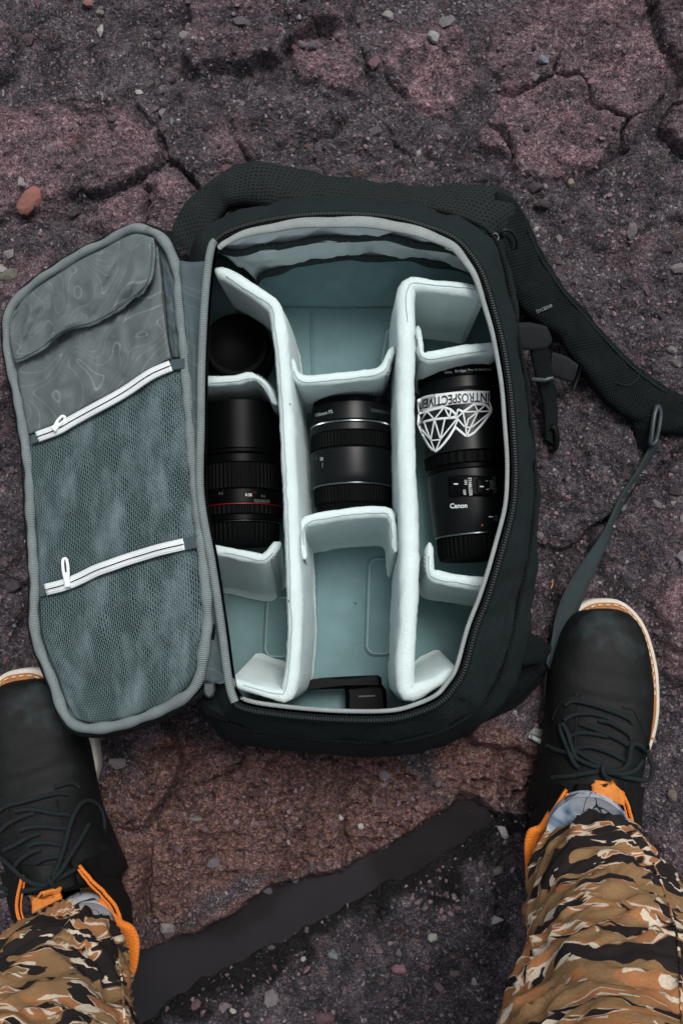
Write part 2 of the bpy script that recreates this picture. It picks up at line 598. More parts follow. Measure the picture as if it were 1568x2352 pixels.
def camo(name, seed):
    m, nt, b = newmat(name)
    uv = coords(nt, 'UV')
    def layer(sx, sy, off, dist, detail=2.0, rough=.45):
        mp = nt.nodes.new('ShaderNodeMapping'); mp.inputs['Scale'].default_value = (sx, sy, 1); mp.inputs['Location'].default_value = (off + seed, off * 1.7, 0)
        nt.links.new(uv, mp.inputs[0])
        n = nd(nt, 'ShaderNodeTexNoise', Scale=1.0, Detail=detail, Roughness=rough, Distortion=dist); nt.links.new(mp.outputs[0], n.inputs['Vector'])
        return n.outputs['Fac']
    tan = lin(140, 109, 75); brown = lin(164, 112, 72); dark = lin(32, 26, 26); cream = lin(208, 194, 174)
    weave = noise(nt, uv, 1800, 2)
    a = layer(12, 25, 3.0, 1.6); d = layer(9.5, 21, 9.0, 2.2); w = layer(18, 54, 21.0, 2.2)
    om = ramp(nt, a, [(0.485, (0, 0, 0)), (0.495, (1, 1, 1))])
    c = mix_(nt, om, tan, brown)
    # pale edges that follow the brown shapes
    e = math_(nt, 'ABSOLUTE', math_(nt, 'SUBTRACT', a, 0.56))
    em = math_(nt, 'MULTIPLY', math_(nt, 'LESS_THAN', e, 0.018), math_(nt, 'GREATER_THAN', w, 0.42))
    c = mix_(nt, em, c, cream)
    wmk = math_(nt, 'GREATER_THAN', w, 0.66)
    dm = ramp(nt, d, [(0.545, (0, 0, 0)), (0.552, (1, 1, 1))])
    e2 = math_(nt, 'MULTIPLY', math_(nt, 'LESS_THAN', math_(nt, 'ABSOLUTE', math_(nt, 'SUBTRACT', d, 0.528)), 0.010), math_(nt, 'GREATER_THAN', a, 0.46))
    c = mix_(nt, e2, c, cream)
    c = mix_(nt, dm, c, dark)
    c = mix_(nt, wmk, c, cream)
    c = mix_(nt, math_(nt, 'MULTIPLY', ramp(nt, noise(nt, uv, 900, 3, .7), [(.35, (1, 1, 1)), (.65, (0, 0, 0))]), 0.3), c, (0.02, 0.017, 0.015, 1))
    nt.links.new(c, b.inputs['Base Color'])
    b.inputs['Roughness'].default_value = 0.88
    b.inputs['Specular IOR Level'].default_value = 0.2
    sp = nt.nodes.new('ShaderNodeSeparateXYZ'); nt.links.new(uv, sp.inputs[0])
    tw = math_(nt, 'SINE', math_(nt, 'MULTIPLY', math_(nt, 'ADD', sp.outputs[0], sp.outputs[1]), 4200))
    bump(nt, b, math_(nt, 'ADD', math_(nt, 'MULTIPLY', weave, .5), math_(nt, 'MULTIPLY', noise(nt, uv, 40, 4), 4.0)), 0.5, 0.0012)
    return m

def rock_material():
    m, nt, b = newmat('conglomerate_rock')
    oc = coords(nt)
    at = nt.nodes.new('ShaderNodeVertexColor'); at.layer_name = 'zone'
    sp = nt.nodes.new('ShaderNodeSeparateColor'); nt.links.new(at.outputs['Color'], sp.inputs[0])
    pink, brown, shore_dark = sp.outputs[0], sp.outputs[1], sp.outputs[2]
    wv = nd(nt, 'ShaderNodeTexNoise', Scale=60.0, Detail=3.0); nt.links.new(oc, wv.inputs['Vector'])
    vec = nt.nodes.new('ShaderNodeMixRGB'); vec.blend_type = 'ADD'; vec.inputs[0].default_value = 0.012
    nt.links.new(oc, vec.inputs[1]); nt.links.new(wv.outputs['Color'], vec.inputs[2]); dv = vec.outputs[0]
    def vor(s, smooth=False):
        v = nd(nt, 'ShaderNodeTexVoronoi', Scale=s); nt.links.new(dv, v.inputs['Vector'])
        return v
    va = vor(95); vb = vor(260); vc = vor(620)
    def rnd(v):
        s = nt.nodes.new('ShaderNodeSeparateColor'); nt.links.new(v.outputs['Color'], s.inputs[0]); return s.outputs[0]
    n1 = noise(nt, oc, 9, 5, .6); n2 = noise(nt, oc, 45, 5, .65); n3 = noise(nt, oc, 700, 4, .75); n4 = noise(nt, oc, 220, 4, .7)
    # matrix between the grains
    matrix_c = ramp(nt, n2, [(0.3, lin(42, 41, 46)), (0.5, lin(82, 76, 84)), (0.72, lin(126, 114, 123))])
    grains = ramp(nt, rnd(vb), [(0.0, lin(36, 34, 38)), (0.35, lin(66, 58, 63)), (0.6, lin(94, 80, 86)), (0.78, lin(128, 106, 111)), (0.9, lin(156, 148, 151)), (1.0, lin(206, 204, 204))])
    gm = math_(nt, 'MULTIPLY', ramp(nt, vb.outputs['Distance'], [(0.25, (1, 1, 1)), (0.55, (0, 0, 0))]), ramp(nt, n4, [(0.38, (0, 0, 0)), (0.50, (1, 1, 1))]))
    c = mix_(nt, gm, matrix_c, grains)
    clast = ramp(nt, rnd(va), [(0.0, lin(40, 37, 41)), (0.5, lin(72, 58, 64)), (0.8, lin(104, 80, 84)), (1.0, lin(128, 118, 118))])
    cm = math_(nt, 'MULTIPLY', math_(nt, 'GREATER_THAN', rnd(va), 0.72), ramp(nt, va.outputs['Distance'], [(0.32, (1, 1, 1)), (0.42, (0, 0, 0))]))
    c = mix_(nt, math_(nt, 'MULTIPLY', cm, .75), c, clast)
    # pink weathered slabs, rusty-brown slab
    pk = ramp(nt, n4, [(0.3, lin(84, 62, 70)), (0.5, lin(154, 118, 127)), (0.68, lin(222, 188, 194))])
    pm = math_(nt, 'MULTIPLY', pink, ramp(nt, n2, [(0.34, (.3, .3, .3)), (0.55, (.95, .95, .95))]))
    c = mix_(nt, pm, c, pk)
    bk = ramp(nt, n4, [(0.3, lin(60, 40, 37)), (0.5, lin(140, 96, 86)), (0.68, lin(214, 162, 146))])
    c = mix_(nt, math_(nt, 'MULTIPLY', brown, 0.72), c, bk)
    # pale mineral specks and rust lichen
    sm_ = math_(nt, 'MULTIPLY', math_(nt, 'GREATER_THAN', rnd(vc), 0.94), math_(nt, 'LESS_THAN', vc.outputs['Distance'], 0.36))
    c = mix_(nt, math_(nt, 'MULTIPLY', sm_, 0.7), c, lin(170, 164, 165))
    rl = math_(nt, 'MULTIPLY', ramp(nt, noise(nt, oc, 17, 4, .6, .5), [(0.66, (0, 0, 0)), (0.72, (1, 1, 1))]), n3)
    c = mix_(nt, math_(nt, 'MULTIPLY', rl, 0.9), c, lin(120, 72, 34))
    c = mix_(nt, ramp(nt, n3, [(0.38, (.9, .9, .9)), (0.54, (0, 0, 0))]), c, lin(18, 17, 19))
    c = mix_(nt, ramp(nt, n3, [(0.56, (0, 0, 0)), (0.74, (.5, .5, .5))]), c, lin(186, 176, 178))
    tone = ramp(nt, math_(nt, 'ADD', math_(nt, 'MULTIPLY', noise(nt, oc, 13, 6, .62, .4), .65), math_(nt, 'MULTIPLY', n2, .35)), [(0.34, (.5, .5, .51)), (0.52, (1, 1, 1)), (0.66, (1.0, 1.0, 1.0))])
    c = mix_(nt, math_(nt, 'SUBTRACT', 1.0, math_(nt, 'MULTIPLY', pink, .6)), c, mix_(nt, 1.0, c, tone, 'MULTIPLY'))
    fl = ramp(nt, noise(nt, oc, 420, 5, .8), [(0.36, (.30, .30, .31)), (0.5, (.85, .85, .85)), (0.66, (1.0, 1.0, 1.0))])
    c = mix_(nt, 1.0, c, fl, 'MULTIPLY')
    hi = math_(nt, 'MULTIPLY', ramp(nt, noise(nt, oc, 330, 3, .75), [(0.60, (0, 0, 0)), (0.70, (1, 1, 1))]), ramp(nt, n1, [(0.35, (.25, .25, .25)), (0.65, (.8, .8, .8))]))
    c = mix_(nt, hi, c, lin(168, 158, 164))
    hsv = nd(nt, 'ShaderNodeHueSaturation', Saturation=1.0); nt.links.new(c, hsv.inputs['Color'])
    dk = nt.nodes.new('ShaderNodeMapRange'); dk.inputs[3].default_value = 1.0; dk.inputs[4].default_value = 0.10; nt.links.new(shore_dark, dk.inputs[0]); nt.links.new(dk.outputs[0], hsv.inputs['Value'])
    nt.links.new(hsv.outputs[0], b.inputs['Base Color'])
    rr = nt.nodes.new('ShaderNodeMapRange'); rr.inputs[3].default_value = 0.9; rr.inputs[4].default_value = 0.5; nt.links.new(shore_dark, rr.inputs[0]); nt.links.new(rr.outputs[0], b.inputs['Roughness'])
    b.inputs['Specular IOR Level'].default_value = 0.3
    h = math_(nt, 'ADD', math_(nt, 'MULTIPLY', n3, .6), math_(nt, 'MULTIPLY', n4, 1.2))
    h = math_(nt, 'SUBTRACT', h, math_(nt, 'MULTIPLY', vb.outputs['Distance'], .7))
    bump(nt, b, h, 1.0, 0.0032)
    return m

def stone_material():
    m, nt, b = newmat('stone')
    oi = nt.nodes.new('ShaderNodeObjectInfo'); oc = coords(nt, 'Object')
    n = noise(nt, oc, 1.6, 5, .7); f = noise(nt, oc, 9, 3, .7)
    base = ramp(nt, oi.outputs['Random'], [(0.0, lin(62, 55, 61)), (0.3, lin(96, 80, 88)), (0.5, lin(126, 96, 102)), (0.7, lin(112, 104, 110)), (0.88, lin(150, 142, 144)), (1.0, lin(190, 188, 186))])
    c = mix_(nt, n, sc((1, 1, 1), .45), (1, 1, 1, 1))
    c2 = mix_(nt, 1.0, base, c, 'MULTIPLY')
    nt.links.new(c2, b.inputs['Base Color'])
    b.inputs['Roughness'].default_value = 0.9
    b.inputs['Specular IOR Level'].default_value = 0.25
    bump(nt, b, math_(nt, 'ADD', n, f), 0.5, 0.25)
    return m

def pebble_material(name, col):
    m, nt, b = newmat(name)
    oc = coords(nt, 'Object')
    n = noise(nt, oc, 90, 5, .7); f = noise(nt, oc, 700, 3, .75)
    c = ramp(nt, math_(nt, 'ADD', math_(nt, 'MULTIPLY', n, .6), math_(nt, 'MULTIPLY', f, .4)), [(0.3, sc(col, .55)), (0.5, col), (0.72, sc(col, 1.35))])
    nt.links.new(c, b.inputs['Base Color'])
    b.inputs['Roughness'].default_value = 0.9
    b.inputs['Specular IOR Level'].default_value = 0.25
    bump(nt, b, math_(nt, 'ADD', n, math_(nt, 'MULTIPLY', f, .5)), 0.6, 0.0015)
    return m

def water_material():
    m, nt, b = newmat('puddle_water')
    b.inputs['Base Color'].default_value = lin(40, 38, 41)
    b.inputs['Roughness'].default_value = 0.09
    b.inputs['IOR'].default_value = 1.33
    b.inputs['Specular IOR Level'].default_value = 0.4
    oc = coords(nt)
    nt.links.new(ramp(nt, noise(nt, oc, 40, 4), [(0.3, lin(32, 30, 32)), (0.7, lin(36, 34, 36))]), b.inputs['Base Color'])
    bump(nt, b, noise(nt, oc, 25, 2), 0.03, 0.002)
    return m

M = {
 'rock': rock_material(), 'stone': stone_material(), 'water': water_material(),
 'shell': fabric('charcoal_canvas', lin(25, 34, 35), weave=330, wstr=0.6, var=0.3, spec=.15, wdist=.0014, wrinkle=7, wcol=.5),
 'shell_dark': fabric('black_canvas', lin(14, 20, 21), weave=330, wstr=0.6, var=0.3, spec=.15, wdist=.0014, wrinkle=7, wcol=.25),
 'webbing': ribbed('black_webbing', lin(20, 25, 27), 420, axis=1),
 'strap': ribbed('grey_strap_webbing', lin(38, 48, 51), 1100, axis=1, strength=.3),
 'airmesh': mesh_fabric('black_air_mesh', lin(24, 33, 33), lin(5, 7, 7), lin(32, 42, 42), 0.0042, 0.0036, 0.0010, 0.1),
 'lining': fabric('grey_lining', lin(104, 131, 134), rough=0.9, weave=520, wstr=0.25, sheen=0.05, fuzz=0.6, var=0.16, specks=lin(36, 44, 46), wrinkle=3),
 'wall_lining': fabric('pale_wall_lining', lin(204, 214, 216), rough=0.9, weave=0, wstr=0.2, sheen=0.05, fuzz=0.3, var=0.06),
 'elastic': ribbed('dark_elastic', lin(50, 58, 60), 500, axis=1, strength=0.7),
 'felt': fabric('white_felt', lin(206, 222, 222), rough=0.95, weave=0, wstr=0.9, sheen=0.08, fuzz=.5, var=0.07, wdist=.0008, specks=lin(70, 72, 72)),
 'velcro': fabric('grey_velcro', lin(170, 178, 180), rough=0.95, weave=300, wstr=0.8, fuzz=1.0, var=0.2),
 'inner': fabric('grey_inner_wall', lin(38, 46, 48), rough=0.9, weave=0, wstr=0.25, fuzz=0.4, var=0.12),
 'seam': plain('seam_thread', lin(150, 166, 170), 0.9),
 'binding': ribbed('grey_binding', lin(117, 127, 128), 700, axis=1, strength=0.6),
 'binding_pale': ribbed('pale_binding', lin(140, 147, 147), 700, axis=1, strength=0.5),
 'gusset': topo_fabric('hinge_fabric', lin(66, 79, 83), lin(112, 124, 127)),
 'topo': topo_fabric('topo_print_fabric', lin(88, 97, 98), lin(142, 151, 152)),
 'pocketmesh': mesh_fabric('grey_pocket_mesh', lin(84, 104, 107), lin(11, 18, 20), lin(128, 146, 150), wearamt=0.6),
 'white_tape': ribbed('white_zip_tape', lin(216, 223, 224), 600, axis=1, strength=0.3, var=0.05),
 'white_plastic': plain('white_pull', lin(226, 232, 233), 0.35, var=.04),
 'zip': plain('black_zip_teeth', lin(20, 27, 29), 0.55, var=.3, spec=.25),
 'lens_black': plain('black_lens_metal', lin(5, 6, 7), 0.38, var=.15, bstr=.08, spec=.07),
 'lens_satin': plain('satin_lens_barrel', lin(9, 12, 14), 0.36, var=.1, bstr=.1, spec=.24),
 'rubber': plain('black_rubber', lin(5, 6, 7), 0.6, var=.15, spec=.07),
 'chrome': plain('silver_ring', lin(132, 140, 143), 0.25, 1.0, var=.05, bstr=0),
 'red': plain('red_ring', lin(112, 12, 15), 0.4, var=.05, bstr=0),
 'ink': plain('white_print', lin(212, 218, 220), 0.6, var=.02, bstr=0),
 'ink_dim': plain('grey_print', lin(92, 98, 100), 0.6, var=.02, bstr=0),
 'sticker': plain('white_vinyl', lin(228, 234, 236), 0.45, var=.03, bstr=0),
 'black_print': plain('black_print', lin(18, 20, 21), 0.5, var=.02, bstr=0),
 'gold': plain('gold_print', lin(150, 120, 66), 0.5, var=.02, bstr=0),
 'plastic': plain('black_plastic', lin(5, 6, 7), 0.5, var=.15, bstr=.1, spec=.12),
 'grey_plastic': plain('grey_buckle', lin(52, 60, 64), 0.4, var=.15),
 'leather': leather('black_leather', lin(12, 14, 14), lin(68, 86, 88)),
 'lace': ribbed('black_waxed_lace', lin(20, 30, 32), 1200, axis=1, strength=0.5),
 'sole': plain('cream_crepe_sole', lin(192, 186, 174), 0.8, var=.1, vscale=60, bstr=.6),
 'welt': plain('tan_leather_welt', lin(158, 98, 44), 0.7, var=.2, vscale=90, bstr=.3),
 'stitch': plain('pale_thread', lin(196, 182, 158), 0.8, var=.1),
 'orange': fabric('orange_lining', lin(216, 118, 34), rough=0.95, weave=350, wstr=0.5, sheen=.1, fuzz=.8, var=.12),
 'orange_leather': plain('orange_leather_tab', lin(196, 116, 42), 0.7, var=.14, vscale=200, bstr=.4),
 'twig': plain('dry_twig', lin(176, 120, 78), 0.9),
 'pale_twig': plain('bleached_twig', lin(190, 198, 200), 0.8),
 'camoR': camo('camo_twill', 0.0),
}
def sock_material():
    m, nt, b = newmat('white_sock_knit')
    oc = coords(nt); uv = coords(nt, 'UV')
    n = noise(nt, oc, 30, 2, .5, 1.2)
    c = ramp(nt, n, [(0.30, lin(70, 104, 140)), (0.42, lin(170, 186, 204)), (0.52, lin(206, 212, 220)), (0.72, lin(190, 198, 214))])
    d = math_(nt, 'LESS_THAN', math_(nt, 'ABSOLUTE', math_(nt, 'SUBTRACT', noise(nt, oc, 42, 1, .4, .8), 0.5)), 0.014)
    c = mix_(nt, d, c, lin(34, 42, 58))
    nt.links.new(c, b.inputs['Base Color']); b.inputs['Roughness'].default_value = .95
    sp = nt.nodes.new('ShaderNodeSeparateXYZ'); nt.links.new(uv, sp.inputs[0])
    bump(nt, b, math_(nt, 'SINE', math_(nt, 'MULTIPLY', sp.outputs[0], 6000)), .5, .0008)
    return m
M['sock'] = sock_material()

# ------------------------------------------------------------------ ground
CRACKS = [
 ([(245, 0), (245, 50), (250, 90), (260, 140), (272, 155), (272, 185), (280, 210), (310, 240), (340, 275), (365, 310), (382, 350), (390, 375), (425, 400), (445, 425), (470, 470)], 0.0032, 0.014),
 ([(-60, 240), (0, 235), (50, 229), (125, 230), (200, 228), (250, 236)], 0.0018, 0.005),
 ([(390, 372), (340, 402), (300, 425), (265, 442), (215, 452), (190, 445), (150, 470)], 0.0022, 0.006),
 ([(1475, -40), (1479, 0), (1494, 40), (1504, 80), (1529, 135), (1549, 175), (1544, 210), (1514, 255), (1501, 300), (1524, 330), (1554, 360), (1600, 400)], 0.006, 0.02),
 ([(1439, 345), (1404, 370), (1359, 395), (1329, 415)], 0.003, 0.009),
 ([(834, 110), (838, 140), (844, 190), (842, 210)], 0.0022, 0.006),
 ([(864, 260), (899, 300), (904, 325), (934, 350), (950, 380)], 0.002, 0.006),
 ([(700, 40), (716, 60), (750, 85), (790, 110)], 0.0015, 0.004),
 ([(350, 1722), (420, 1708), (500, 1690)], 0.0022, 0.007),
 ([(470, 1795), (540, 1770), (560, 1740)], 0.002, 0.006),
 ([(1080, 1790), (1130, 1800), (1150, 1840), (1210, 1800)], 0.0028, 0.009),
]
CRACKS = [(PP(spl(c, len(c) * 4), 0)[:, :2], w, d) for c, w, d in CRACKS]
SHORE = [(250, 2190), (323, 2174), (393, 2165), (457, 2142), (508, 2113), (560, 2084), (611, 2049), (662, 2027), (714, 2008), (765, 2014), (790, 1992), (855, 1963), (906, 1934), (970, 1895),
         (1015, 1863), (1053, 1835), (1092, 1835), (1133, 1879), (1110, 1905), (1034, 1956), (938, 2008), (842, 2052), (746, 2104), (649, 2161), (560, 2200), (457, 2254), (412, 2283), (329, 2347), (240, 2440), (150, 2420)]
SHORE_W = PP(SHORE, -0.012)[:, :2]
WATER_Z = -0.012
SLABS = [  # raised pink slabs: outline on the photo grid, height
 ([(-80, 242), (50, 229), (125, 230), (200, 228), (270, 236), (330, 270), (365, 310), (386, 365), (345, 400), (300, 425), (265, 442), (215, 452), (120, 480), (-80, 500)], .012),
 ([(1150, 20), (1350, -60), (1476, -60), (1492, 60), (1535, 165), (1536, 215), (1500, 270), (1436, 343), (1330, 410), (1230, 425), (1160, 380), (1090, 320), (1140, 230), (1110, 120)], .009),
 ([(1495, -60), (1510, 70), (1545, 150), (1562, 190), (1680, 200), (1680, -60)], .012),
 ([(1560, 180), (1556, 215), (1526, 258), (1514, 300), (1560, 345), (1680, 380), (1680, 190)], .011),
 ([(1490, 1380), (1530, 1320), (1640, 1300), (1640, 1560), (1530, 1560), (1505, 1480)], .010),
 ([(400, 400), (470, 420), (500, 520), (300, 560), (180, 520), (240, 455), (310, 430), (370, 400)], .006),
 ([(760, 30), (830, 110), (842, 205), (780, 230), (690, 180), (660, 90)], .006),
 ([(900, 60), (1040, 40), (1100, 130), (1080, 230), (960, 260), (890, 180)], .004),
]
SLABS = [(PP(spl(s, len(s) * 5, True), 0)[:, :2], h) for s, h in SLABS]
def blob(x, y, px, py, rx, ry, soft=0.45):
    c = P(px, py, 0); k = (CAM_H / FPX)
    d = np.hypot((x - c[0]) / (rx * k), (y - c[1]) / (ry * k))
    d = d + 0.35 * fbm(x * 18 + px, y * 18, 4, 5)
    return 1 - sm(d, 1 - soft, 1 + soft * .5)
# footprint of bag and shoes, kept fairly level so that things stand on it
def level_zone(x, y):
    c = P(800, 1080, 0)
    r = 1 - sm(np.hypot((x - c[0]) / 0.20, (y - c[1]) / 0.29), 0.75, 1.1)
    for q in ((1380, 1680), (120, 1850)):
        c = P(*q, 0)
        r = np.maximum(r, 1 - sm(np.hypot((x - c[0]) / 0.075, (y - c[1]) / 0.17), 0.7, 1.1))
    return r

def ground_h(x, y, zones=False):
    x = np.asarray(x, float); y = np.asarray(y, float)
    pink = np.zeros(x.shape)
    for b in ((180, 310, 190, 110), (60, 430, 90, 90), (1290, 330, 150, 110), (1270, 90, 190, 120), (1500, 130, 120, 80), (1545, 1420, 90, 130), (540, 330, 70, 70), (1450, 560, 60, 60), (1330, 220, 120, 90), (420, 1720, 120, 60), (1540, 1950, 60, 60)):
        pink = np.maximum(pink, blob(x, y, *b))
    brown = np.maximum.reduce([blob(x, y, 640, 1850, 420, 170, .25), blob(x, y, 1120, 1760, 150, 90), blob(x, y, 330, 1960, 140, 160)])
    lowz = blob(x, y, 1000, 2260, 620, 190, .25)
    lev = level_zone(x, y)
    damp = 1 - 0.85 * lev
    m = 0.012 * fbm(x * 4, y * 4, 3, 1) * damp
    wx = x + 0.03 * fbm(x * 7, y * 7, 4, 61); wy = y + 0.03 * fbm(x * 7, y * 7, 4, 67)
    s1, s2, sid = worley(wx * 6.2 + 3.3, wy * 6.2 + 1.7, 11)
    edge = s2 - s1
    slab = sid * sm(edge, 0.0, 0.10)
    m += 0.026 * slab * damp - 0.008 * damp
    r1, r2, rid = worley(wx * 21 + 5, wy * 21 + 2, 13)
    m += 0.0105 * (rid - .4) * sm(r2 - r1, 0, .22) * damp * (0.4 + 0.6 * sm(fbm(x * 9, y * 9, 3, 63), -.2, .4))
    crev = np.exp(-(edge / (.016 + .012 * perlin(x * 25, y * 25, 69))) ** 2) * sm(fbm(x * 5, y * 5, 3, 68), -.05, .25)
    m -= .016 * crev * damp
    pink = pink * .45
    pj = .006 * fbm(x * 35, y * 35, 4, 71)
    for poly, hgt in SLABS:
        b0 = poly.min(0) - .03; b1 = poly.max(0) + .03
        sel = (x > b0[0]) & (x < b1[0]) & (y > b0[1]) & (y < b1[1])
        if not sel.any(): continue
        xs, ys = x[sel], y[sel]
        ds, _ = seg_dist(xs, ys, np.vstack([poly, poly[:1]]))
        ds = np.where(inside(xs, ys, poly), ds, -ds) + pj[sel]
        m[sel] += hgt * sm(ds, -.001, .007) * (.75 + .25 * sm(ds, 0, .05))
        pink[sel] = np.maximum(pink[sel], sm(ds, -.002, .012) * (.5 + .5 * sm(fbm(xs * 16, ys * 16, 4, 73), -.35, .15)))
    pink = np.maximum(pink, .5 * sm(sid + .35 * fbm(x * 14, y * 14, 4, 64), .6, .95) * sm(edge, .02, .16))
    pink = pink * (.55 + .45 * sm(fbm(x * 30, y * 30, 3, 65), -.35, .3))
    m += 0.0062 * fbm(x * 22, y * 22, 4, 2) * (0.45 + 0.55 * damp)
    w1, w2, wid = worley(x * 85 + 0.7 * perlin(x * 60, y * 60, 8), y * 85 + 0.7 * perlin(x * 60, y * 60, 9), 1)
    clast = np.clip(1 - w1 * 1.35, 0, 1) ** 0.6 * sm(wid, 0.45, 0.9)
    rough_k = (1 - 0.65 * pink) * (1 - 0.4 * brown)
    m += 0.0040 * clast * rough_k
    v1, v2, vid = worley(x * 240, y * 240, 4)
    m += 0.0018 * np.clip(1 - v1 * 1.2, 0, 1) * vid * rough_k
    m += 0.0017 * fbm(x * 150, y * 150, 3, 6)
    m += 0.0045 * pink * damp
    # brown slab: layered pits
    pit = sm(fbm(x * 70, y * 120, 4, 12), 0.2, 0.55)
    m -= 0.0065 * pit * brown
    br = fbm(x * 9, y * 16, 4, 14)
    m += brown * 0.006 * np.floor(br * 3) / 2 * damp
    for poly, w, d in CRACKS:
        bx0, by0 = poly.min(0) - 0.02; bx1, by1 = poly.max(0) + 0.02
        sel = (x > bx0) & (x < bx1) & (y > by0) & (y < by1)
        if not sel.any():
            continue
        xs, ys = x[sel], y[sel]
        dd, t = seg_dist(xs + .0022 * fbm(xs * 80, ys * 80, 3, 81), ys + .0022 * fbm(xs * 80, ys * 80, 3, 83), poly)
        wv = w * (0.55 + 0.45 * np.sin(np.pi * np.clip(t, 0, 1)) + 0.5 * perlin(xs * 90, ys * 90, 3))
        wv = np.maximum(wv * .72, 0.0008)
        g = np.exp(-(dd / wv) ** 2)
        m[sel] -= 2.6 * d * g
    # channel of standing water below the brown slab
    sd_, _ = seg_dist(x, y, np.vstack([SHORE_W, SHORE_W[:1]]))
    ins = inside(x, y, SHORE_W)
    sdv = np.where(ins, -sd_, sd_) + 0.0040 * fbm(x * 38, y * 38, 4, 21, .42)
    mm = np.maximum(m, WATER_Z + 0.004)
    m = np.where(sdv > 0, lerp(WATER_Z + 0.0006 + 0 * m, mm, sm(sdv, -0.001, 0.008)), WATER_Z - 0.012 * np.clip(-sdv / 0.01, 0, 1))
    for ix, iy, ir in ((709, 2012, .006), (781, 2003, .0045), (1078, 1862, .005)):
        q = P(ix, iy, WATER_Z)
        m = np.maximum(m, WATER_Z + .004 - .010 * np.hypot((x - q[0]) * .7, y - q[1]) / ir + .002 * fbm(x * 120, y * 120, 3, 91))
    # wetted rim of the channel, with a wide dark band along its lower bank
    shore_dark = (1 - sm(sdv, 0.0015, 0.006)) * 0.8
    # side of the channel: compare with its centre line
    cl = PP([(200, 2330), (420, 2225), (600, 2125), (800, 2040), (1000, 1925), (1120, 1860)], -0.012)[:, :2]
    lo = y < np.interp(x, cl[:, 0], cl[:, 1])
    shore_dark = np.maximum(shore_dark, np.where(lo, (1 - sm(sdv + 0.02 * fbm(x * 30, y * 30, 4, 30), 0.010, 0.034)), 0))
    if zones:
        return m, pink * (1 - brown * .8), np.maximum(brown * (1 - lowz * .6), np.where(lo, 0, (1 - sm(sdv, .004, .02)) * .9)), np.clip(np.maximum(shore_dark, lowz * 0.08), 0, 1)
    return m

def axis(lo, hi, step, far, grow=1.16):
    a = list(np.arange(lo, hi + step / 2, step))
    s = step
    while a[-1] < far:
        s *= grow; a.append(a[-1] + s)
    s = step
    while a[0] > -far:
        s *= grow; a.insert(0, a[0] - s)
    return np.array(a)

gx = axis(-0.41, 0.41, 0.0013, 40, 1.2); gy = axis(-0.44, 0.66, 0.0013, 40, 1.2)
GX, GY = np.meshgrid(gx, gy, indexing='ij')
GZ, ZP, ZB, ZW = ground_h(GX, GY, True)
far_k = 1 - sm(np.hypot(GX, GY), 1.5, 6)
GZ = GZ * np.maximum(far_k, 0.3)
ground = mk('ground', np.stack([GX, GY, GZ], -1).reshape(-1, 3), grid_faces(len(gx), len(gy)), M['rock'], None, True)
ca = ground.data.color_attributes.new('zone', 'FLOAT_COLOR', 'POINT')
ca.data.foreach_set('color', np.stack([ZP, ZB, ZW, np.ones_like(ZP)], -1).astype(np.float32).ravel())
tag(ground, 'dark purple-grey conglomerate rock with cracks and pink patches', kind='structure')

wpoly = PP([(140, 2480), (140, 2180), (323, 2140), (560, 2050), (790, 1960), (1015, 1830), (1090, 1800), (1170, 1880), (1034, 1990), (746, 2140), (457, 2290), (300, 2480)], WATER_Z)
water = mk('puddle', wpoly, [list(range(len(wpoly)))[::-1]], M['water'], None, False)
tag(water, 'narrow strip of still dark water in the rock channel', kind='structure')

# stones set in the rock
def hull_mesh(name, seed, n=16, flat=0.7):
    r = random.Random(seed)
    bm = bmesh.new()
    for k in range(n):
        v = Vector((r.gauss(0, 1), r.gauss(0, 1), r.gauss(0, 1))).normalized()
        bm.verts.new((v.x * r.uniform(.8, 1), v.y * r.uniform(.65, .9), v.z * flat * r.uniform(.8, 1)))
    res = bmesh.ops.convex_hull(bm, input=bm.verts)
    for v in [g for g in res['geom_interior'] if isinstance(g, bmesh.types.BMVert)]:
        bm.verts.remove(v)
    bmesh.ops.recalc_face_normals(bm, faces=bm.faces)
    me = bpy.data.meshes.new(name); bm.to_mesh(me); bm.free()
    return me
HULLS = [hull_mesh('stone', 40 + k, 15 + k % 4) for k in range(10)]
for me in HULLS:
    me.materials.append(M['stone'])

def hidden_zone(px, py):
    """spots of the photograph wholly covered by bag, lid, shoes or water"""
    if 60 < px < 1200 and 560 < py < 1600: return True
    if 560 < px < 1150 and 500 < py < 1690: return True
    if px < 200 and py > 1600: return True
    if 1275 < px < 1490 and 1400 < py < 2352: return True
    return False
cnt = 0
stones = []
while cnt < 285:
    px, py = random.uniform(0, 1568), random.uniform(0, 2352)
    if hidden_zone(px, py): continue
    q = P(px, py, 0)
    s = min(0.0085, 0.0026 * (random.random() + 1e-3) ** -0.45)
    if 400 < px < 1150 and 1700 < py < 2150: s *= 0.75
    if inside(np.array([q[0]]), np.array([q[1]]), SHORE_W)[0]: continue
    stones.append((q, s)); cnt += 1
zs = ground_h(np.array([q[0][0] for q in stones]), np.array([q[0][1] for q in stones]))
for k, ((q, s), z) in enumerate(zip(stones, zs)):
    o = bpy.data.objects.new('stone', HULLS[k % len(HULLS)])
    o.parent = ground
    o.location = (q[0], q[1], z + s * 0.12)
    o.scale = (s * random.uniform(.9, 1.35), s, s * random.uniform(.7, 1.0))
    o.rotation_euler = (random.uniform(-.5, .5), random.uniform(-.5, .5), random.uniform(0, 6.28))
    COL.objects.link(o)

